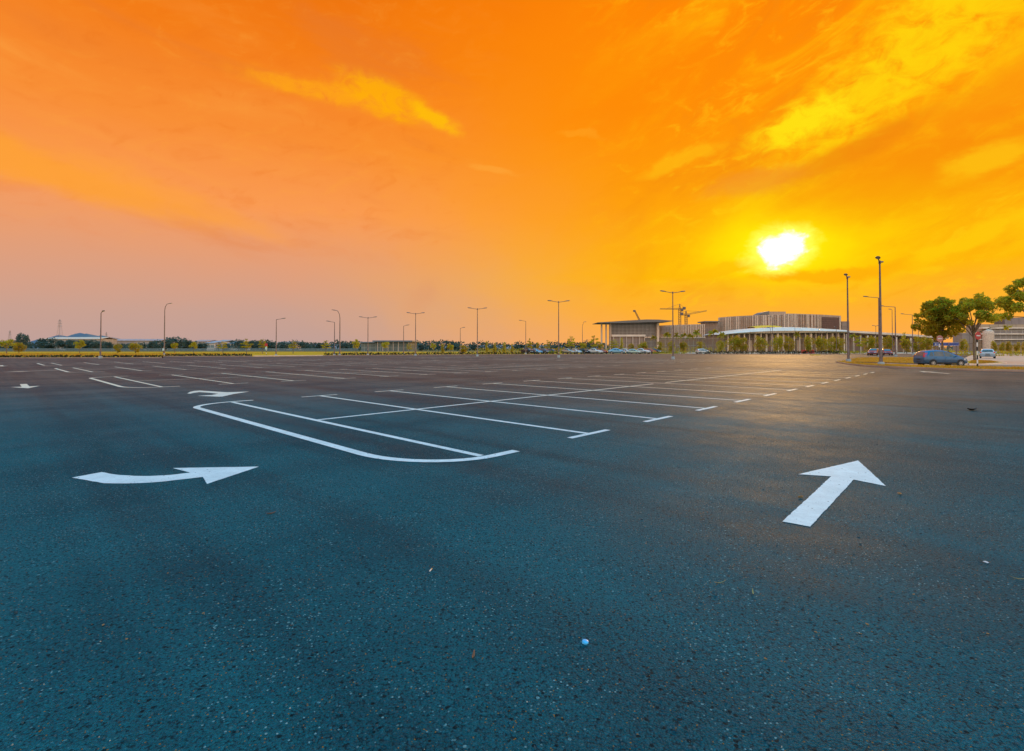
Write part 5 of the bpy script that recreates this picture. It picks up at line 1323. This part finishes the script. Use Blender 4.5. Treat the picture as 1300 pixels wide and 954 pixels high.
# hill
def hill(name, px0, px1, peaks, Y, mat):
    b = MB(); xs = [px0 + (px1 - px0) * i / 60 for i in range(61)]; rng = random.Random(8); rows = []
    def top(p):
        h = 0
        for c, w, q in peaks: h = max(h, (442 - q) * math.exp(-((p - c) / w) ** 2))
        return max(0.0, h) * min(1, (p - px0) / 12, (px1 - p) / 12)
    tops = [top(p) + rng.uniform(-.55, .55) for p in xs]
    for f, dy in ((0, -60), (.45, -35), (.8, -15), (1.0, 0), (.7, 60), (0, 160)):
        rows.append([Vector((WX(p, Y), Y + dy, max(-.5, (tops[i] * f) * Y / F + (rng.uniform(-1, 1) if 0 < f < 1 else 0)))) for i, p in enumerate(xs)])
    b.grid(rows); return tag(b.build(name, mat, None, 60), kind='structure')
m_, nt_ = material('hazy_hill'); c_ = nt_.coord(); nz = nt_.noise(c_, .03, 6, .65)  # blue distance haze painted into the hill colour
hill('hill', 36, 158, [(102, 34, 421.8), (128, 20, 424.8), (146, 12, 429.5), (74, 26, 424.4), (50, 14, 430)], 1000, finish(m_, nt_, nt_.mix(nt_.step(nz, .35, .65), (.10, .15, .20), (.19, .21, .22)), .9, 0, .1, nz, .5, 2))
m2_, nt2_ = material('pinkish_ridge'); c2_ = nt2_.coord(); nz2 = nt2_.noise(c2_, .02, 6, .6)  # pinkish haze painted into the ridge colour
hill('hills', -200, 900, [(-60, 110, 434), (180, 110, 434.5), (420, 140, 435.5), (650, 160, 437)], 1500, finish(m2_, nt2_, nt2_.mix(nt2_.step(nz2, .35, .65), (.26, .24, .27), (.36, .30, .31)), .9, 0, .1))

# ------------------------------------------------------------------ small things on the asphalt
M_STONE = plain('loose_grit', (0.018, 0.07, 0.09), .8, 0, .6, 40); M_STONE2 = plain('pale_grit', (0.30, 0.30, 0.24), .8, 0, .5, 40)
def grit(name, n, y0, y1, s0, s1, mat, seed, label):
    rng = random.Random(seed); b = MB()
    for _ in range(n):
        Y = y0 + (y1 - y0) * rng.random() ** 1.6; X = rng.uniform(-1.25, 1.25) * Y; s = rng.uniform(s0, s1) * (1.6 if rng.random() < .06 else 1)
        a = rng.uniform(0, 6.28); c = Vector((X, Y, 0)); e = [rng.uniform(.7, 1.3) for _ in range(6)]
        ring_ = [c + Vector((math.cos(a + k * 1.2566) * s * e[k], math.sin(a + k * 1.2566) * s * e[k], -.001)) for k in range(5)]
        tp_ = [c + Vector((math.cos(a + .3 + k * 1.2566) * s * .55 * e[k], math.sin(a + .3 + k * 1.2566) * s * .55 * e[k], s * e[5] * .75)) for k in range(5)]
        b.add(ring_ + tp_, [(0, 1, 6, 5), (1, 2, 7, 6), (2, 3, 8, 7), (3, 4, 9, 8), (4, 0, 5, 9), (5, 6, 7, 8, 9)])
    return tag(b.build(name, mat, fix=False), label, 'grit', kind='stuff')
grit('loose_grit', 5200, 1.4, 11, .003, .0065, M_STONE, 1, 'dark loose grit scattered on the asphalt')
grit('loose_grit', 260, 1.4, 10, .002, .0045, M_STONE2, 2, 'pale loose grit scattered on the asphalt')

def leaf_litter(label, px, py, L, w, rz, mat, name='fallen_leaf', curl=.35):
    p = gp(px, py); b = MB(); rows = []
    for i in range(9):
        s = i / 8; ww = w * math.sin(math.pi * (.04 + .92 * s)) ** .8 / 2; z = .004 + curl * L * .5 * (2 * s - 1) ** 2
        rows.append([Vector(((s - .5) * L, -ww, z + ww * .6)), Vector(((s - .5) * L, 0, z)), Vector(((s - .5) * L, ww, z + ww * .5))])
    b.grid(rows); o = b.build(name, mat, None, 60); o.location = p; o.rotation_euler = (0, 0, rz); return tag(o, label, 'leaf')
L_BR = plain('brown_leaf', (.30, .10, .04), .8, 0, .4, 20); L_OR = plain('orange_leaf', (.50, .20, .04), .8, 0, .4, 20); L_DK = plain('dark_leaf', (.04, .03, .025), .8, 0, .4, 20); L_ST = plain('dry_straw', (.46, .34, .10), .8, 0, .3, 20)
leaf_litter('reddish dry leaf lying left of centre on the dark asphalt', 344, 653, .085, .022, .6, L_BR)
leaf_litter('thin red brown twig like leaf near the bottom centre', 601, 834, .065, .012, 1.5, L_BR)
leaf_litter('dark curled leaf on the asphalt at far right', 1234, 521.5, .30, .13, .2, L_DK)
leaf_litter('yellow straw at the right edge of the asphalt', 1293, 736, .10, .008, -.4, L_ST)
leaf_litter('yellow bent straw below the straight arrow', 956, 754, .07, .007, 1.2, L_ST)
leaf_litter('orange leaf scrap beside the shaft of the straight arrow', 1016, 632, .06, .035, .3, L_OR)
leaf_litter('orange leaf scrap right of the straight arrow head', 1142, 628, .05, .035, 1.3, L_OR)
leaf_litter('pale straw lying left of the tiny orange scraps', 913, 741, .09, .006, .1, L_ST)
rng = random.Random(77)
for i, (px, py) in enumerate([(1101, 794), (1036, 804), (1254, 806), (1160, 756), (838, 752), (972, 838), (898, 651), (820, 691), (131, 795), (213, 729), (161, 813), (258, 780)]):
    leaf_litter('tiny orange leaf scrap on the foreground asphalt', px, py, rng.uniform(.012, .022), .010, rng.uniform(0, 6), L_OR)['group'] = 'tiny orange leaf scraps'
p = gp(743, 816); b = MB(); b.lathe([(0, .010), (.012, .010), (.0155, .008), (.017, .0), (.0175, -.001)], 20); o = b.build('bottle_cap', plain('light_blue_plastic', (.08, .50, .85), .35), None, 35); o.location = p; o.rotation_euler = (R(8), R(5), .3); tag(o, 'light blue bottle cap on the asphalt near the bottom centre', 'bottle cap')
p = gp(546.5, 725); t = thing('cigarette_end', 'white cigarette end with an orange tip left of the bottle cap', 'litter', (p.x, p.y, .0042), R(78))
MB().tube([(-.012, 0, 0), (.010, 0, 0)], .0042, 10).build('paper', M_STRW, t, 40); MB().tube([(.0101, 0, 0), (.026, 0, 0)], .0042, 10).build('filter', plain('orange_filter', (.62, .34, .08), .7), t, 40)
p = gp(1252, 714); b = MB(); b.box(-.02, .02, -.012, .012, 0, .003); o = b.build('plastic_scrap', plain('pale_plastic', (.55, .66, .72), .4)); o.location = p; o.rotation_euler = (.1, .15, .5); tag(o, 'small pale plastic scrap at the right of the asphalt', 'litter')
